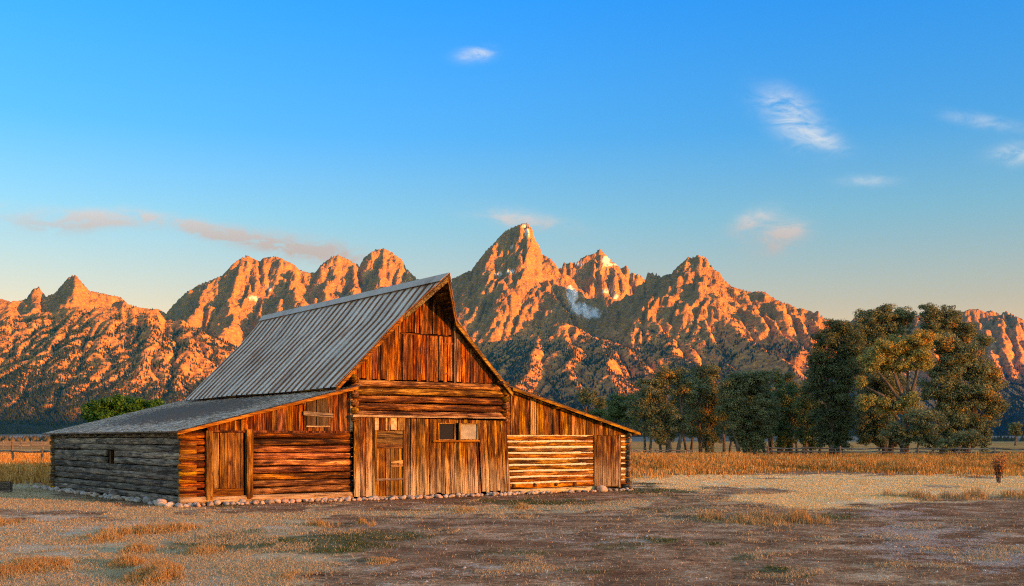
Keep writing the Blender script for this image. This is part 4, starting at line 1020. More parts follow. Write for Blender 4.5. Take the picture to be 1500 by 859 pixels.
# two windows of the main bay
for (pa, pb, mt_, nm) in ((643, 665, M_glass, 'dark'), (674.5, 698.5, M_cloth, 'pale')):
    xa, xb = S(pa, 633, o_), S(pb, 633, o_)
    mb = MB(); mb.box((xa, -o_+.02, wz0+.03), (xb, -o_+.035, wz1-.005), (1, 1, 1)); wn = mb.build('window', mt_, barn)
    tag(wn, 'dark glass pane' if nm == 'dark' else 'pale boarded pane')
    mb = MB()
    for q in ((xa-.055, xa, wz0, wz1+.02), (xb, xb+.055, wz0, wz1+.02), (xa, xb, wz0, wz0+.028), (xa, xb, wz1-.005, wz1+.018)):
        mb.box((q[0], -o_-.02, q[2]), (q[1], -o_+.04, q[3]), rt(.95, 1.15))
    mb.build('window_frame', W_tan_z, wn)
a = fs(634, 647, .22); b = fs(702.5, 650, .22)
mb = MB(); mb.box((a[0], -o_-.09, wz0-.06), (b[0], -o_+.03, wz0-.005), rt(.8, .9), jit=.008); mb.build('window_sill', W_tan_x, barn)

# ---- front of the right wing: logs with lime chinking
rzt = Zf(800, 637.5); nr = 9; rh = (rzt-.17)/nr
def right_logs(xa, xb, over, t):
    mb = MB()
    for i in range(nr):
        zc = .17+(i+.5)*rh
        k = max(3, int((xb-xa)/.4)+1); ph = random.uniform(0, 6)
        pts = [(xa-over[0]+(xb+over[1]-xa+over[0])*j/(k-1), .05+random.uniform(-.006, .006), zc-.012+.012*math.sin(j*.8+ph)) for j in range(k)]
        mb.tube(pts, [rh*.40*random.uniform(.92, 1.06) for _ in range(k)], 12, rt(*t), squash=(.9, 1.0), wob=.05, seed=i+50, power=2.8)
    return mb
right_logs(9.98, S(869.5), (0, 0), (.7, 1.3)).build('log_wall', W_br_x, barn, True)
right_logs(S(908.5), END-.02, (0, .10), (.8, 1.4)).build('log_wall', W_br_x, barn, True)
def chink(xa, xb):
    for i in range(nr):
        z = .17+(i+1)*rh-.012; k = int((xb-xa)/.07)+2; V = []; cut = random.uniform(.75, 1.0) if i > 0 else .6
        for j in range(k):
            f = j/(k-1); x = xa+(xb-xa)*f
            w = random.uniform(.85, 1.25)*(1 if f < cut else .45); lo = z-.030*w; hi = z+.040*w
            V += [(x, .012+random.uniform(0, .012), lo), (x, .0+random.uniform(0, .010), z), (x, .020+random.uniform(0, .012), hi), (x, .10, hi), (x, .10, lo)]
        fs_ = [(j*5+a, j*5+(a+1) % 5, j*5+5+(a+1) % 5, j*5+5+a) for j in range(k-1) for a in range(5)]+[(0, 4, 3, 2, 1), tuple((k-1)*5+q for q in range(5))]
        mb = MB(); mb.add(V, fs_, (1, 1, 1)); mb.build('chinking', M_chink, barn)
chink(9.98, S(869.5)); chink(S(908.5), END)
mb = MB(); log_wall_x(mb, 9.95, S(870), .0, 1, .17, .02, .6, (.95, 1.1), 3.4); mb.build('sill_log', W_pale_x, barn, True)
for px in (751.5, 783, 813.5, 841):
    x = S(px, 716); z = .17+rh*.5
    mb = MB(); mb.tube([(x, -.06, z), (x, .05, z)], [.055, .06], 10, rt(.5, .7), endtint=(.4, .4, .35), wob=.04, seed=int(px)); mb.build('joist_end', W_or_y, barn, True)
mb = MB(); boards(mb, 9.96, S(871.5), lambda x: rzt-.0, lambda x: lean_r(x)-.10, -.01, .145, tint=(.5, 1.2), jz=.012)
boards(mb, S(871.5), END, lambda x: rzt+.0, lambda x: lean_r(x)-.10, -.01, .15, tint=(.45, 1.0), jz=.008)
mb.build('board_gable', W_br_z, barn)
mb = MB(); x = S(776); mb.box((x, -.05, rzt+.01), (S(783.5), -.025, lean_r(x)-.16), (.3, .9, .85)); mb.build('pale_board', W_pale_z, barn)
mb = MB(); mb.box((9.90, -.07, ub-.1), (10.02, -.02, lean_r(10)-.06), rt(.9, 1.1)); mb.build('corner_trim', W_br_z, barn)
# door of the right wing
xa, xb = S(873.5, 680, .03), S(906, 680, .03)
mb = MB(); boards(mb, xa, xb, lambda x: .16, lambda x: rzt-.01, -.04, .17, tint=(.5, .85), jz=.006); dr = mb.build('door', W_br_z, barn)
mb = MB(); mb.box((xa, -.03, .12), (xb, .03, .15), rt(.5, .6)); mb.build('door_sill', W_tan_x, dr)
mb = MB(); mb.box((S(869.5), -.05, .1), (xa-.01, .05, rzt+.02), rt(.7, .8)); mb.build('door_post', W_br_z, barn)
mb = MB(); mb.box((xb+.01, -.05, .1), (xb+.09, .05, rzt+.02), rt(.9, 1.0)); mb.build('door_post', W_br_z, barn)

# ---- side walls and back
def side_t(px):                                            # left wall plane x=0 -> y
    k = (px-CX)/F; return (k*BY-BX)/(-VY-k*VX)
def side_z(px, py):
    t = side_t(px); return EYE+(HY-py)/F*(BY+VX*t)
ty1, ty0 = side_t(156.8), side_t(169.4); tz0_, tz1_ = side_z(163, 682.5), side_z(163, 660.5)
nl = 10; hs = (1.86)/nl
mb = MB(); log_wall_y(mb, 0.06, BACK, .05, nl, hs, .02, (.55, 1.35), over=(.0, .08), skip=(ty0, ty1, tz0_, tz1_), depth=.62, power=3.2)
mb.build('side_log_wall', W_gr_y, barn, True)
for i in range(nl):                                        # ends of the cross logs that show at the far and near corner
    for yy in (0.02, BACK):
        zc = .05+(i+.0)*hs+.02
        mb = MB(); mb.tube([(-.13+random.uniform(-.03, .02), yy, zc), (.3, yy, zc)], hs*.36, 8, rt(.9, 1.5), wob=.06, seed=i*3, power=3); mb.build('log_end', W_tan_x, barn, True)
mb = MB(); mb.box((.04, ty0+.01, tz0_), (.06, ty1-.01, tz1_)); wn = mb.build('window', M_dark, barn)
mb = MB(); mb.box((-.03, ty0-.02, tz0_-.02), (.05, ty0+.04, tz1_+.02), rt(.5, .6)); mb.build('window_post', W_br_z, wn)
mb = MB(); mb.box((-.02, ty0+(ty1-ty0)*.45, tz0_), (.04, ty0+(ty1-ty0)*.62, tz1_), rt(.35, .45)); mb.build('window_slat', W_br_z, wn)
mb = MB(); log_wall_y(mb, 0, BACK, .05, nl, hs, END-.02, (.55, 1.3), over=(.12, .08), depth=.62, power=3.0); mb.build('side_log_wall', W_gr_y, barn, True)
mb = MB(); log_wall_x(mb, 0, END, .05, nl, hs, BACK, .6, (.5, 1.2), 3.0, over=(.1, .1)); mb.build('rear_log_wall', W_gr_x, barn, True)
mb = MB(); boards(mb, .1, 4.9, lambda x: 1.88, lambda x: lean_l(x)-.1, BACK-.02, .16); mb.build('board_gable', W_gr_z, barn)
mb = MB(); boards(mb, 9.8, END-.1, lambda x: 1.88, lambda x: lean_r(x)-.1, BACK-.02, .16); mb.build('board_gable', W_gr_z, barn)
mb = MB(); boards(mb, RX-2.6, RX+2.6, lambda x: 2.9, lambda x: main_top(x)-.09, MBACK-.05, .16); mb.build('gable_boards', W_gr_z, barn)
# short upper side walls under the main eaves
mb = MB(); mb.box((MAIN0, .3, 2.9), (MAIN0+.1, MBACK-.1, 3.3), rt(.7, .8)); mb.box((MAIN1-.1, .3, 2.9), (MAIN1, MBACK-.1, 3.3), rt(.7, .8)); mb.build('upper_side_wall', W_gr_y, barn)

# ---- main metal roof: ribbed sheets on both slopes, carried out in a hay hood at the ridge
def ribbed(sign):
    V = []; Fc = []; C = []
    prof = [(0.0, 0.0, 0), (.055, .0, 1), (.075, .035, 1), (.115, .035, 1), (.135, .0, 1), (.265, .0, 0), (.275, .010, 0), (.285, .0, 0)]
    pitch = .405; y_start, y_end = -1.26, MBACK+.2
    ys = []; k = 0
    y = y_start
    while y < y_end:
        for (d, hgt, r) in prof:
            if y+d < y_end: ys.append((y+d, hgt, r, k))
        y += pitch; k += 1
    # stations down the slope: (half distance, height)
    st = [(0.0, RZ_T), (.29, RZ_T-.3466), (.58, RZ_T-.6933), (.87, RZ_K), (1.34, RZ_K-.465), (1.81, RZ_K-.93), (2.28, RZ_K-1.395), (2.75, RZ_E), (2.98, RZ_E-.228)]
    nst = len(st); tv = {}
    for j, (y, hgt, r, k) in enumerate(ys):
        for i, (d, z) in enumerate(st):
            # the sheets stop at the slanting edge of the hood
            front = -1.26+(min(d, .95)/.95)*1.02
            yy = max(y, front)
            if k not in tv: tv[k] = random.uniform(.78, 1.15)
            sag = .012*math.sin(y*.9+i)
            V.append((RX+sign*(d+hgt*.7), yy, z+hgt*.7+sag+(.05*max(0, -.2-yy) if d < .9 else 0)))
    ny = len(ys)
    for j in range(ny-1):
        for i in range(nst-1):
            a = j*nst+i; q = (a, a+1, a+nst+1, a+nst)
            Fc.append(q if sign < 0 else tuple(reversed(q)))
            rust = 1.0 if (ys[j][2] and ys[j+1][2]) else 0.0
            C.append((rust, random.random(), tv[ys[j][3]]*(.62 if rust else 1.0)))
    mb = MB(); mb.v = V; mb.f = Fc; mb.c = C
    return mb
rf = ribbed(-1).build('metal_roof', M_metal, barn); rf2 = ribbed(1).build('metal_roof', M_metal, barn)
mb = MB()
for sgn in (-1, 1):
    mb.prism([(RX, -1.30, RZ_T+.105), (RX, MBACK+.22, RZ_T+.05), (RX+sgn*.19, MBACK+.22, RZ_T-.165), (RX+sgn*.19, -1.10, RZ_T-.115)], (sgn*.008, 0, .008), (.1, .5, .72))
mb.build('ridge_cap', M_metal, rf)
# roof boards under the sheets (seen from below at the hood) and the edge boards
mb = MB()
for sgn in (-1, 1):
    for (a, b) in (((0, RZ_T), (.87, RZ_K)), ((.87, RZ_K), (2.95, RZ_E-.2))):
        ya = (-1.2, -.24) if a[0] == 0 else (-.24, -.24)
        mb.prism([(RX+sgn*a[0], ya[0], a[1]-.03), (RX+sgn*b[0], ya[1], b[1]-.03), (RX+sgn*b[0], MBACK+.15, b[1]-.03), (RX+sgn*a[0], MBACK+.15, a[1]-.03)], (0, 0, -.03), rt(.35, .45))
mb.build('roof_boards', W_or_y, barn)
for sgn in (-1, 1):
    mb = MB()
    segs = [((0, -1.22, RZ_T+.03), (.90, -.27, RZ_K-.03), .13), ((.87, -.27, RZ_K-.0), (2.97, -.27, RZ_E-.225), .10)]
    for (a, b, w) in segs:
        mb.prism([(RX+sgn*a[0], a[1], a[2]-.02), (RX+sgn*b[0], b[1], b[2]-.02), (RX+sgn*b[0], b[1], b[2]-w-.02), (RX+sgn*a[0], a[1], a[2]-w-.04)], (0, .045, 0), rt(.75, 1.0))
    mb.build('barge_board', W_tan_x, barn)
# the ragged pole ends tucked under the eave at both front corners
for (x, z) in ((RX-2.45, GZ+.05), (RX-2.62, GZ-.02), (RX+2.5, GZ+.02)):
    mb = MB(); mb.tube([(x, -.30+random.uniform(-.05, .05), z), (x, .3, z)], .055, 8, rt(.4, .6), wob=.06, seed=4)
    mb.tube([(x-.1, -.22, z+.05), (x+.16, -.2, z+.02)], .025, 6, rt(.4, .5)); mb.build('purlin_end', W_or_y, barn, True)
# hood frame: ridge pole under the point
mb = MB(); mb.tube([(RX, -1.15, RZ_T-.10), (RX, .4, RZ_T-.12)], .06, 8, rt(.5, .6)); mb.build('ridge_pole', W_or_y, barn, True)

# ---- shingled wings
def shingles(x_low, z_low, x_high, z_high, y0, y1, name):
    V = []; Fq = []; Cc = []
    L = math.hypot(x_high-x_low, z_high-z_low); ux, uz = (x_high-x_low)/L, (z_high-z_low)/L; nx_, nz_ = -uz*np.sign(1), ux
    if ux < 0: nx_, nz_ = uz, -ux
    if nz_ < 0: nx_, nz_ = -nx_, -nz_
    n = int(L/.125)
    for i in range(n):
        a0 = i*.125; a1 = min(a0+.160, L); y = y0+random.uniform(-.1, 0)
        while y < y1:
            w = random.uniform(.08, .19); yb = min(y+w-.006, y1+.02)
            aa = a0+random.uniform(-.016, .012); h0 = .013+random.uniform(-.004, .010); h1 = .004
            sg = -.03*math.sin(math.pi*(y-y0)/(y1-y0))*math.sin(math.pi*min(1, a0/L))
            q = []
            for (aq, hq) in ((aa, 0.0), (aa, h0), (a1, h1)):
                for yy in (max(y, y0), yb):
                    q.append((x_low+ux*aq+nx_*hq, yy, z_low+uz*aq+nz_*hq+sg))
            b = len(V); V.extend(q); Fq.extend([(b, b+1, b+3, b+2), (b+2, b+3, b+5, b+4), (b, b+2, b+4, b+4)][:2])
            c = (random.random()**2, random.random(), random.uniform(.72, 1.5)); Cc.extend([(c[0], c[1], c[2]*random.uniform(.5, 1.0)), c])
            y += w
    mb = MB(); mb.v = V; mb.f = Fq; mb.c = Cc
    # deck
    mb.add([(x_low, y0, z_low-.004), (x_high, y0, z_high-.004), (x_high, y1, z_high-.004), (x_low, y1, z_low-.004),
            (x_low, y0, z_low-.034), (x_high, y0, z_high-.034), (x_high, y1, z_high-.034), (x_low, y1, z_low-.034)],
           [(0, 1, 2, 3), (7, 6, 5, 4), (0, 4, 5, 1), (1, 5, 6, 2), (2, 6, 7, 3), (3, 7, 4, 0)], (1, .5, .35))
    return mb.build(name, M_shingle, barn)
s1 = shingles(-.27, 1.87, 4.86, 3.17, -.28, BACK+.5, 'shingle_roof')
s2 = shingles(15.22, 1.92, 9.74, 3.33, -.28, BACK+.5, 'shingle_roof')
for (xa, za, xb, zb_, par) in ((-.28, 1.85, 4.72, 3.11, s1), (9.98, 3.22, 15.24, 1.88, s2)):
    mb = MB(); mb.prism([(xa, -.31, za-.07), (xb, -.31, zb_-.07), (xb, -.31, zb_+.005), (xa, -.31, za+.005)], (0, .03, 0), rt(.85, 1.0)); mb.build('barge_board', W_tan_x, par)
    for f in (.03, .35, .68, .97):
        x = xa+(xb-xa)*f; z = za+(zb_-za)*f-.07; mb = MB(); mb.tube([(x, -.26, z), (x, .3, z)], .05, 8, rt(.5, .7), wob=.05, seed=int(f*10)); mb.build('purlin_end', W_or_y, par, True)
for i in range(17):                                        # rafter tails under the outer eaves
    y = .3+i*.74
    mb = MB(); mb.tube([(-.16, y, 1.80), (.5, y, 1.97)], .045, 8, rt(.5, .9), wob=.06, seed=i); mb.build('rafter_tail', W_gr_x, s1, True)
# ------------------------------------------------------------------ foundation stones
def stone_mesh(i):
    me = bpy.data.meshes.new('foundation_stone'); import bmesh
    bm = bmesh.new(); bmesh.ops.create_icosphere(bm, subdivisions=2, radius=.5)
    r = random.Random(i+100); A = [Vector((r.uniform(-1, 1), r.uniform(-1, 1), r.uniform(-1, 1))).normalized() for _ in range(7)]
    for v in bm.verts:
        n = v.co.normalized(); k = 1.0
        for a in A:
            d = n.dot(a)
            if d > .55: k -= (d-.55)*.38
        v.co = n*.5*k
    bmesh.ops.scale(bm, vec=(1.0, r.uniform(.7, .9), r.uniform(.55, .75)), verts=bm.verts); bm.to_mesh(me); bm.free()
    me.materials.append(M_stone); me.shade_smooth(); return me
def make_stone_mat():
    m, nt = mat_new('river_stone'); oi = nt.new('ShaderNodeObjectInfo'); tc = nt.new('ShaderNodeTexCoord')
    n = nt.noise(tc.outputs['Object'], 4.0, 5, .6)
    c = nt.ramp(oi.outputs['Random'], [(0.0, (.58, .53, .49)), (.22, (.34, .35, .38)), (.4, (.66, .60, .56)), (.55, (.56, .36, .27)), (.66, (.44, .41, .40)), (.8, (.66, .54, .42)), (1.0, (.27, .24, .22))])
    c = nt.mix(nt.m('MULTIPLY', nt.smooth(n, .45, .7), .5), c, (.12, .09, .075))
    finish(nt, c, .8, bump=n, bump_strength=.3, bump_dist=.02, spec=.3); return m
M_stone = make_stone_mat()
SM = [stone_mesh(i) for i in range(9)]
def bl(s, o):   # barn-frame point (o metres outside the front)
    return BX+VX*s+VY*o, BY+VY*s-VX*o
nst = 0
def stone(x, y, d, label, grp):
    global nst
    o = bpy.data.objects.new('foundation_stone', SM[random.randrange(9)]); COL.objects.link(o)
    zz = float(ground_z(np.array([x]), np.array([y]))[0])
    o.location = (x, y, zz+d*.20); o.scale = (d, d, d*random.uniform(.8, 1.1)); o.rotation_euler = (random.uniform(-.25, .25), random.uniform(-.25, .25), random.uniform(0, 6.28))
    tag(o, label, 'stone', grp); nst += 1
LF = 'rounded river stone heaped along the foot of the sunlit barn front'; LS = 'rounded river stone along the foot of the grey log side wall'
for row, (oo, dd) in enumerate(((.13, .20), (.30, .17))):
    s = -.4+row*.1
    while s < 14.9:
        dens = 1.0 if s < 11 else .5
        d = dd*random.uniform(.65, 1.3)*(1.0 if s < 10.5 else .85)
        if random.random() < (.97 if row == 0 else .68)*dens or (s > 11.2 and random.random() < .3):
            off = .17 if MAIN0 < s < MAIN1 else 0
            x, y = bl(s, oo+off+random.uniform(-.05, .06)+(.1 if s > 13 else 0)); stone(x, y, d, LF, 'river stones along the barn front')
        s += d*.86
x, y = bl(13.55, .28); stone(x, y, .42, 'largest flat grey stone lying below the door of the right wing', 'river stones along the barn front')
for t_, oo, d in ((.45, .42, .40), (1.75, .35, .36)):
    x, y = BX-VY*t_-VX*oo, BY+VX*t_-VY*oo; stone(x, y, d, 'large pale boulder near the front corner of the grey side wall', 'big corner stones of the side wall')
t_ = -.3
while t_ < 13.2:
    for oo in (.22, .44):
        d = random.uniform(.12, .26)*(1.1 if t_ < 3 else .95)
        if random.random() < (.85 if oo < .3 else .6):
            x, y = BX-VY*t_-VX*(oo+random.uniform(-.06, .08)), BY+VX*t_-VY*(oo+random.uniform(-.06, .08)); stone(x, y, d, LS, 'river stones along the side wall')
    t_ += .185
print('stones', nst)

# ------------------------------------------------------------------ fences
W_fence = wood_mat('old_grey_pole', 'x', [(0.36, (.03, .028, .026)), (0.5, (.20, .18, .165)), (0.64, (.40, .37, .33))])
W_fpost = wood_mat('old_grey_stake', 'z', [(0.36, (.03, .027, .024)), (0.5, (.18, .155, .135)), (0.64, (.36, .32, .28))])
def fence(pts, label, post_px, heights, rails, sag=.0, r=.06):
    """pts: (px, distance) ends; posts at the given px; rails at the given heights"""
    (xa, da), (xb, db) = pts
    def at(px):
        # place on the straight line between both ends
        A = np.array([(xa-CX)/F*da, da]); B = np.array([(xb-CX)/F*db, db]); k = (px-CX)/F
        t = (k*A[1]-A[0])/((B[0]-A[0])-k*(B[1]-A[1])); p = A+(B-A)*t; return float(p[0]), float(p[1])
    x0, y0 = at(post_px[0]); x1, y1 = at(post_px[-1]); rz = math.atan2(y1-y0, x1-x0)
    root = empty('fence', (x0, y0, float(ground_z(np.array([x0]), np.array([y0]))[0])), rz); tag(root, label, 'fence')
    ds = []
    for i, px in enumerate(post_px):
        x, y = at(px); d = math.hypot(x-x0, y-y0); ds.append(d)
        hh = heights[i % len(heights)]*random.uniform(.95, 1.05)
        mb = MB(); mb.tube([(d, 0, -.3), (d+random.uniform(-.03, .03), random.uniform(-.03, .03), hh*.5), (d+random.uniform(-.05, .05), 0, hh)], [r*1.3, r*1.2, r*1.05], 8, rt(.7, 1.1), wob=.05, seed=i)
        mb.build('fence_post', W_fpost, root)
    for h in rails:
        for i in range(len(ds)-1):
            mb = MB(); e = random.uniform(-.05, .05)
            mb.tube([(ds[i]-.25, -.11*(1 if i % 2 else -1), h+e), ((ds[i]+ds[i+1])/2, -.02, h-sag+random.uniform(-.03, .03)), (ds[i+1]+.25, .11*(1 if i % 2 else -1), h-e)], [r, r*.85, r*.75], 8, rt(.7, 1.1), wob=.04, seed=i+7)
            mb.build('rail', W_fence, root)
    return root
fence([(920, 108), (1520, 92)], 'long grey pole fence crossing in front of the cottonwood grove on the right', [1125, 1178, 1231, 1288, 1345, 1405, 1457, 1512], [1.05, .95, 1.15], [.62, .92], .05, .075)
fence([(920, 104), (1030, 104)], 'short low pole fence just past the right wing of the barn', [905, 929, 961, 984, 1012], [.75], [.42, .66], .03, .07)
fence([(-40, 66), (90, 62)], 'nearest grey pole fence at the left edge before the golden field', [-22, 17.5, 62, 105], [1.25, 1.3], [.98], .03, .06)
fence([(-40, 190), (90, 190)], 'small far pole fence across the golden field at the left edge', [-12, 4, 18, 31, 46, 61, 77, 92], [1.7], [.7, 1.15], .02, .09)
W_fence.node_tree  # keep

# squared timber block at the left edge
x, y = gpt(-4, 722)
mb = MB(); mb.box((-.45, -.2, -.03), (.42, .2, .33), rt(.7, .8), jit=.02); mb.box((-.38, -.15, .30), (.36, .15, .36), rt(.5, .6), jit=.02)
root = empty('timber_block', (x, y, 0), .2); tag(root, 'low dark timber block lying at the left edge of the yard', 'timber block'); mb.build('block', W_gr_x, root)

# ------------------------------------------------------------------ trees
def bark_mat():
    m, nt = mat_new('tree_bark'); tc = nt.new('ShaderNodeTexCoord')
    n = nt.noise(nt.mapv(tc.outputs['Object'], (3, 3, .8)), 1.5, 5, .65)
    finish(nt, nt.ramp(n, [(.35, (.045, .035, .027)), (.6, (.20, .165, .13))]), .95, bump=n, bump_strength=.8, bump_dist=.05); return m
M_bark = bark_mat()
def leaf_mat():
    m, nt = mat_new('tree_leaves'); c = nt.attr('tint').outputs['Color']
    d = nt.new('ShaderNodeBsdfPrincipled'); nt.put(d.inputs['Base Color'], c); d.inputs['Roughness'].default_value = .6; d.inputs['Specular IOR Level'].default_value = .3
    t = nt.new('ShaderNodeBsdfTranslucent'); nt.put(t.inputs['Color'], c)
    mx = nt.new('ShaderNodeMixShader'); mx.inputs[0].default_value = .25; nt.l.new(d.outputs[0], mx.inputs[1]); nt.l.new(t.outputs[0], mx.inputs[2])
    o = nt.new('ShaderNodeOutputMaterial'); nt.l.new(mx.outputs[0], o.inputs[0]); return m
M_leaf = leaf_mat()
OLIVE = ((.07, .095, .044), (.27, .31, .15)); GREEN = ((.05, .10, .035), (.18, .27, .10)); YEL = ((.42, .20, .02), (.70, .40, .05))

def tree(px, D, lobes, label, cat='tree', name='cottonwood_tree', grp=None, fork=.28, trunk_r=.28, stems=1, leaf=.17, dens=1.0, pal=OLIVE, yellow=0.0, yel_px=(), clumps=9, seed=0, base_z=0.0, bright=1.0, hue=0):
    """lobes: (px, py, rx, ry) outlines of the crown masses in the view, with real depth around distance D"""
    rng = np.random.default_rng(seed+1000); r = random.Random(seed+1000)
    bx, by = (px-CX)/F*D, D
    gz = float(ground_z(np.array([bx]), np.array([by]))[0])
    root = empty(name, (bx, by, gz)); tag(root, label, cat, grp)
    top = max(EYE+(HY-(l[1]-l[3]))/F*D for l in lobes)-gz
    mbt = MB(); P_ = []; N_ = []; S_ = []; Cc = []
    stemp = []
    for s in range(stems):
        ox = (s-(stems-1)/2)*r.uniform(.5, .9)+r.uniform(-.1, .1); oy = r.uniform(-.4, .4); hf = top*fork*r.uniform(.85, 1.15); lx = ox*1.9+r.uniform(-.3, .3)
        pts = [(ox, oy, -.2), (ox+(lx-ox)*.3, oy, hf*.35), (ox+(lx-ox)*.6+r.uniform(-.1, .1), oy, hf*.7), (lx, oy, hf)]
        tr_ = trunk_r*(1 if stems == 1 else .72)
        mbt.tube(pts, [tr_*1.25, tr_, tr_*.88, tr_*.8], 9, rt(.7, 1), wob=.05, seed=seed+s); stemp.append(Vector(pts[-1]))
    for li, l in enumerate(lobes):
        lx, ly, rx, ry = l[:4]; od = l[4] if len(l) > 4 else r.uniform(-.25, .25)*rx/F*D
        c = Vector(((lx-CX)/F*D-bx, od, EYE+(HY-ly)/F*D-gz)); a = rx/F*D; b = ry/F*D; dd = a*r.uniform(.75, 1.0)
        st = min(stemp, key=lambda q: abs(q.x-c.x)); 
        low = c.z < st.z+.3
        start = Vector((st.x*.8, 0, c.z*.45)) if low else st
        mid = start.lerp(c, .5)+Vector((r.uniform(-.15, .15)*a, 0, r.uniform(-.05, .12)*b)); cc = c-Vector((0, 0, b*.45))
        if (cc-start).length > .3:
            mbt.tube([start, mid, cc], [trunk_r*.50, trunk_r*.34, trunk_r*.22], 7, rt(.7, 1), wob=.03, seed=seed+li)
        nc = max(6, int(clumps*(a*b)**.8*2.6))
        for k in range(nc):
            v = Vector((r.gauss(0, 1), r.gauss(0, 1), r.gauss(0, 1)+.15)).normalized(); q = r.uniform(.12, 1.0)**.55
            cp = c+Vector((v.x*a*q, v.y*dd*q, v.z*b*q))
            if cp.z < .5: cp.z = r.uniform(.5, 1.2)
            cr = r.uniform(.45, .92)*min(1.15, .5+.18*min(a, b))
            if k % 3 == 0:
                mbt.tube([cc, cc.lerp(cp, .6)+Vector((0, 0, r.uniform(0, .15)*b)), cp], [trunk_r*.16, trunk_r*.10, .02], 5, rt(.7, 1))
            nl_ = int(150*dens*(cr/.55)**1.6*(.17/leaf)**1.3); w_ = r.random()
            isy = r.random() < yellow*(1.5 if v.z > .1 else .6)
            ppx = CX+(bx+cp.x)/(D+cp.y)*F; ppy = HY-(cp.z+gz-EYE)/(D+cp.y)*F
            for (yx, yy, yr) in yel_px:
                if math.hypot(ppx-yx, ppy-yy) < yr and r.random() < .8: isy = True
            d = rng.normal(0, 1, (nl_, 3)); d /= np.linalg.norm(d, axis=1)[:, None]; rad = rng.uniform(.2, 1, (nl_, 1))**.5
            p = np.array(cp)+d*rad*cr*np.array([1.1, 1.0, .72]); P_.append(p)
            n_ = d+rng.normal(0, .55, (nl_, 3))+np.array([0, 0, .35]); N_.append(n_/np.linalg.norm(n_, axis=1)[:, None])
            S_.append(leaf*rng.uniform(.6, 1.25, nl_))
            t = np.clip(rng.uniform(0, 1, nl_)*.55+w_*.55, 0, 1); pa = YEL if isy else pal
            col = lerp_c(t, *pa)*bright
            if isy: mix = rng.uniform(0, 1, nl_) < .45; col[mix] = lerp_c(t[mix], *pal)
            elif yellow > 0: mix = rng.uniform(0, 1, nl_) < yellow*.5; col[mix] = lerp_c(t[mix], *YEL)
            Cc.append(col)
    Pn = np.concatenate(P_); Nn = np.concatenate(N_); Sn = np.concatenate(S_)[:, None]; Cn = np.concatenate(Cc)
    up = rng.normal(0, 1, Pn.shape); t1 = np.cross(Nn, up); t1 /= np.linalg.norm(t1, axis=1)[:, None]+1e-9; t2 = np.cross(Nn, t1)
    V = np.stack([Pn-t1*Sn*.5, Pn-t2*Sn*.32, Pn+t1*Sn*.5, Pn+t2*Sn*.32], 1).reshape(-1, 3); V[:, 2] = np.maximum(V[:, 2], .05)
    me = np_mesh('crown', V, np.arange(len(V)).reshape(-1, 4), fcolors=Cn); link_mesh('crown', me, M_leaf, root)
    mbt.build('trunk', M_bark, root, True)
    global NLEAF; NLEAF += len(Pn)
    return root
NLEAF = 0
_tree = tree
def tree(px, D, lobes, *a, skirt=0, **k):
    lobes = list(lobes)
    if skirt:
        xs_ = [l[0] for l in lobes]; x0_, x1_ = min(xs_), max(xs_); rs = random.Random(int(px))
        for i in range(skirt):
            x = x0_+(x1_-x0_)*(i+.5)/skirt+rs.uniform(-5, 5); lobes.append((x, rs.uniform(636, 650), rs.uniform(9, 16), rs.uniform(12, 19)))
    return _tree(px, D, lobes, *a, **k)
G = 'cottonwoods of the grove beyond the fence'
tree(864, 135, [(858, 577, 14, 9), (872, 584, 16, 11), (852, 588, 9, 6), (880, 592, 10, 7)], 'small airy round-topped tree rising just above the right wing roof', grp=G, fork=.55, trunk_r=.16, clumps=7, seed=1)
tree(909, 128, [(905, 592, 18, 14), (918, 606, 18, 16), (898, 612, 14, 14), (925, 588, 10, 10)], 'low dense green tree directly beside the right wing roof end', grp=G, fork=.2, trunk_r=.2, stems=2, seed=2, pal=GREEN)
tree(890, 150, [(878, 612, 16, 14), (860, 615, 14, 12)], 'dark green bush half hidden behind the right wing roof', 'bush', 'green_bush', G, fork=.1, trunk_r=.12, seed=3, pal=GREEN)
tree(985, 118, [(975, 553, 24, 15), (953, 567, 22, 16), (995, 549, 16, 14), (1000, 575, 20, 20), (965, 592, 26, 20), (940, 598, 20, 18), (990, 615, 24, 20), (960, 628, 20, 16)], 'broad cottonwood with a few orange leaves, first tall crown right of the barn', grp=G, stems=2, trunk_r=.3, yellow=.012, yel_px=[(983, 550, 9), (956, 562, 6), (1004, 571, 5)], seed=4, clumps=7.5, skirt=1)
tree(1030, 122, [(1032, 550, 22, 16), (1047, 547, 12, 10), (1022, 572, 22, 22), (1045, 580, 22, 22), (1026, 605, 24, 22), (1050, 615, 18, 20), (1015, 630, 14, 12)], 'tall narrow cottonwood with an orange low branch, second crown of the grove', grp=G, stems=2, trunk_r=.28, yel_px=[(1017, 621, 9), (1032, 600, 5)], seed=5, clumps=7.5, skirt=1)
tree(1092, 116, [(1095, 556, 26, 14), (1115, 552, 18, 13), (1078, 565, 22, 18), (1105, 575, 30, 22), (1075, 595, 28, 24), (1110, 605, 30, 26), (1080, 628, 26, 18), (1118, 632, 20, 14)], 'wide domed cottonwood with pale yellow leaf patches in the middle of the grove', grp=G, stems=3, trunk_r=.28, yel_px=[(1063, 603, 8), (1100, 588, 8)], seed=6, clumps=10, skirt=3)
tree(1140, 126, [(1135, 555, 14, 12), (1148, 575, 20, 16), (1135, 598, 24, 22), (1155, 605, 22, 22), (1140, 628, 24, 16)], 'bushy green cottonwood between the domed tree and the great dark tree', grp=G, stems=3, trunk_r=.25, yel_px=[(1143, 599, 6)], seed=7, clumps=7.5, skirt=1, pal=GREEN)
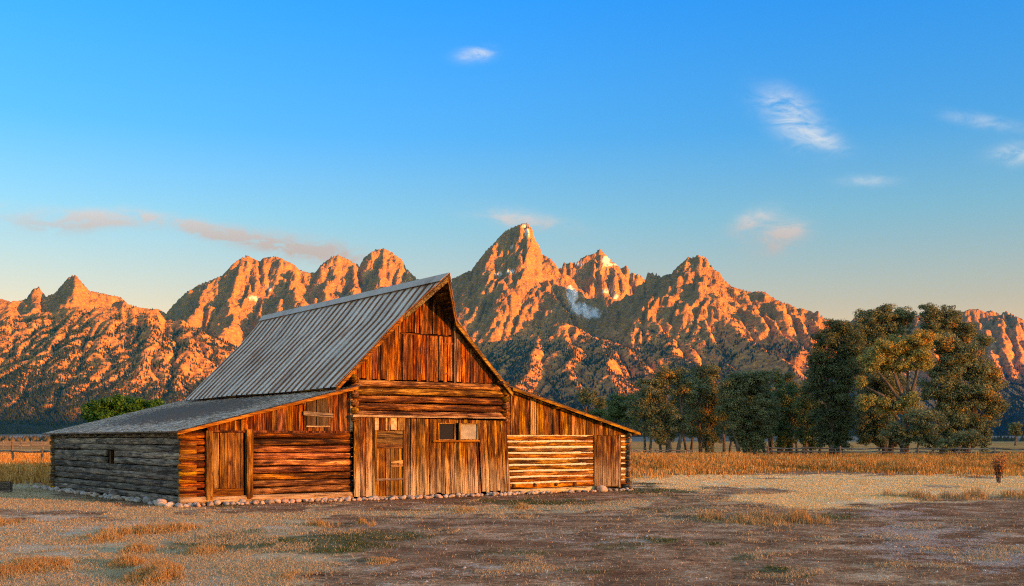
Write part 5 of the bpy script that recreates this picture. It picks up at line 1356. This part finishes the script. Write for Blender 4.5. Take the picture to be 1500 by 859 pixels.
tree(1157, 130, [(1157, 551, 10, 7), (1149, 559, 8, 6), (1165, 572, 12, 12), (1170, 598, 16, 20), (1162, 620, 18, 18)], 'slender tree carrying a separate tuft above the grove', grp=G, fork=.5, trunk_r=.2, seed=8)
tree(1188, 122, [(1185, 575, 14, 16), (1180, 600, 18, 20), (1195, 610, 20, 22), (1185, 635, 20, 14)], 'dark tree crowding against the left foot of the great tree', grp=G, stems=3, trunk_r=.22, seed=9, clumps=7, skirt=2, pal=GREEN)
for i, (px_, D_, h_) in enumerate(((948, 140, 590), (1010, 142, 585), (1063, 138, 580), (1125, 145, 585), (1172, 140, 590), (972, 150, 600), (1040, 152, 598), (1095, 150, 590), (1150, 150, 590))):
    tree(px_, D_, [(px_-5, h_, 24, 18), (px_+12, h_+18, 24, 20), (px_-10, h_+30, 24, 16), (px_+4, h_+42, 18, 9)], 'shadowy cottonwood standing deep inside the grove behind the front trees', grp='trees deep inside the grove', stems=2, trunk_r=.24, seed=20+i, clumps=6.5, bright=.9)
B_ = 'the great trees at the right'
tree(1222, 112, [(1228, 478, 18, 14), (1208, 500, 18, 18), (1240, 505, 26, 24), (1205, 530, 22, 24), (1235, 545, 28, 26), (1200, 565, 20, 24), (1225, 585, 26, 26), (1205, 615, 22, 24), (1235, 625, 22, 24)], 'great dark green tree at the left side of the big clump', grp=B_, stems=2, trunk_r=.4, fork=.2, seed=40, clumps=10, skirt=3, pal=((.045, .07, .03), (.16, .20, .09)))
tree(1300, 122, [(1275, 470, 26, 18), (1302, 462, 26, 14), (1325, 466, 22, 14), (1258, 490, 22, 18), (1300, 490, 34, 20), (1270, 520, 30, 28), (1290, 560, 34, 34), (1280, 610, 34, 36)], 'tall olive tree at the back centre of the big clump', grp=B_, stems=2, trunk_r=.42, fork=.3, seed=41, clumps=10, skirt=3, yel_px=[(1262, 467, 6), (1325, 470, 6)])
tree(1385, 120, [(1362, 458, 18, 12), (1388, 460, 18, 14), (1375, 478, 26, 16), (1410, 482, 20, 13), (1360, 490, 20, 16), (1400, 500, 22, 16), (1418, 492, 12, 10)], 'highest tree of the clump, its separate top spreading to the right', grp=B_, trunk_r=.4, fork=.55, seed=42, clumps=10, yel_px=[(1397, 480, 8), (1412, 500, 6)])
PAL2 = ((.14, .15, .045), (.46, .45, .14))
tree(1325, 101, [(1330, 507, 34, 16), (1300, 512, 26, 15), (1350, 498, 20, 12), (1278, 530, 20, 14), (1310, 535, 26, 12), (1345, 525, 24, 16), (1268, 590, 14, 12), (1290, 588, 14, 8), (1308, 598, 18, 10), (1262, 560, 8, 8), (1335, 590, 18, 14)], 'front tree with bright yellowish layered crown and bare pale forked limbs', grp=B_, trunk_r=.36, fork=.36, seed=43, pal=PAL2, yellow=.05, yel_px=[(1308, 598, 15), (1350, 495, 14), (1270, 553, 9), (1300, 512, 10), (1330, 505, 12)], bright=1.1, clumps=12)
tree(1400, 105, [(1385, 505, 28, 18), (1412, 520, 26, 18), (1395, 540, 36, 22), (1435, 545, 24, 20), (1452, 560, 18, 22), (1375, 570, 28, 24), (1420, 580, 34, 24), (1455, 595, 18, 16), (1395, 610, 30, 22), (1432, 620, 28, 18), (1390, 640, 30, 16), (1440, 500, 12, 8)], 'broad spreading tree with amber edge leaves at the right end of the clump', grp=B_, stems=3, trunk_r=.4, fork=.25, seed=44, clumps=11, skirt=3, pal=OLIVE, yellow=.03, yel_px=[(1460, 548, 16), (1452, 575, 10), (1440, 615, 8), (1385, 500, 9), (1412, 600, 7), (1463, 595, 8)], bright=1.15)
tree(1345, 99, [(1350, 620, 30, 22), (1330, 640, 20, 12), (1365, 645, 22, 12), (1310, 635, 16, 14)], 'feathery low willow in front of the dark hollow of the clump', 'bush', 'willow_bush', B_, stems=3, fork=.2, trunk_r=.14, seed=45)
tree(1408, 96, [(1400, 648, 20, 9), (1420, 640, 22, 12), (1385, 655, 12, 6)], 'low shrub under the right side of the broad tree', 'bush', 'willow_bush', B_, stems=2, fork=.2, trunk_r=.1, seed=46, yel_px=[(1391, 660, 5)])
tree(1487, 330, [(1487, 625, 9, 7), (1482, 632, 6, 5), (1492, 634, 6, 5)], 'lone small dark tree far out in the right field', 'tree', 'field_tree', None, fork=.4, trunk_r=.3, seed=50, leaf=.4)
tree(178, 95, [(150, 600, 26, 14), (178, 594, 26, 14), (200, 596, 22, 12), (228, 594, 14, 9), (140, 612, 20, 14), (175, 615, 36, 16)], 'round bright green tree showing over the left wing roof', 'tree', 'green_tree', None, fork=.2, trunk_r=.2, stems=2, seed=51, pal=((.02, .09, .008), (.07, .20, .022)), clumps=12, leaf=.2)
print('leaves', NLEAF)

# young rust coloured shrub before the right fence
x, y = gpt(1463, 707)
root = empty('young_shrub', (x, y, 0)); tag(root, 'young upright shrub with rust orange leaves in the golden grass at right', 'shrub')
r = random.Random(5); mb = MB(); lv = MB()
for i in range(26):
    a = r.uniform(0, 6.28); h = r.uniform(.5, 1.12); sp = r.uniform(.1, .42)*h
    p0 = Vector((r.uniform(-.05, .05), r.uniform(-.05, .05), -.02)); p2 = Vector((math.cos(a)*sp, math.sin(a)*sp, h)); p1 = p0.lerp(p2, .5)+Vector((0, 0, .08))
    mb.tube([p0, p1, p2], [.014, .009, .004], 5, rt(.6, .8))
    for k in range(26):
        f = r.uniform(.3, 1.05); c = p0.lerp(p2, f)+Vector((r.uniform(-.08, .08), r.uniform(-.08, .08), r.uniform(-.05, .05)+.08*(1-abs(2*f-1)))); s_ = r.uniform(.03, .07)
        u = Vector((r.gauss(0, 1), r.gauss(0, 1), r.gauss(0, 1))).normalized(); w = u.orthogonal().normalized()
        cc = (.55, .22, .05) if r.random() < .5 else ((.30, .10, .03) if r.random() < .6 else (.12, .10, .04))
        lv.add([c-u*s_, c-w*s_*.5, c+u*s_, c+w*s_*.5], [(0, 1, 2, 3)], cc)
mb.build('stems', M_bark, root); lv.build('foliage', M_leaf, root)
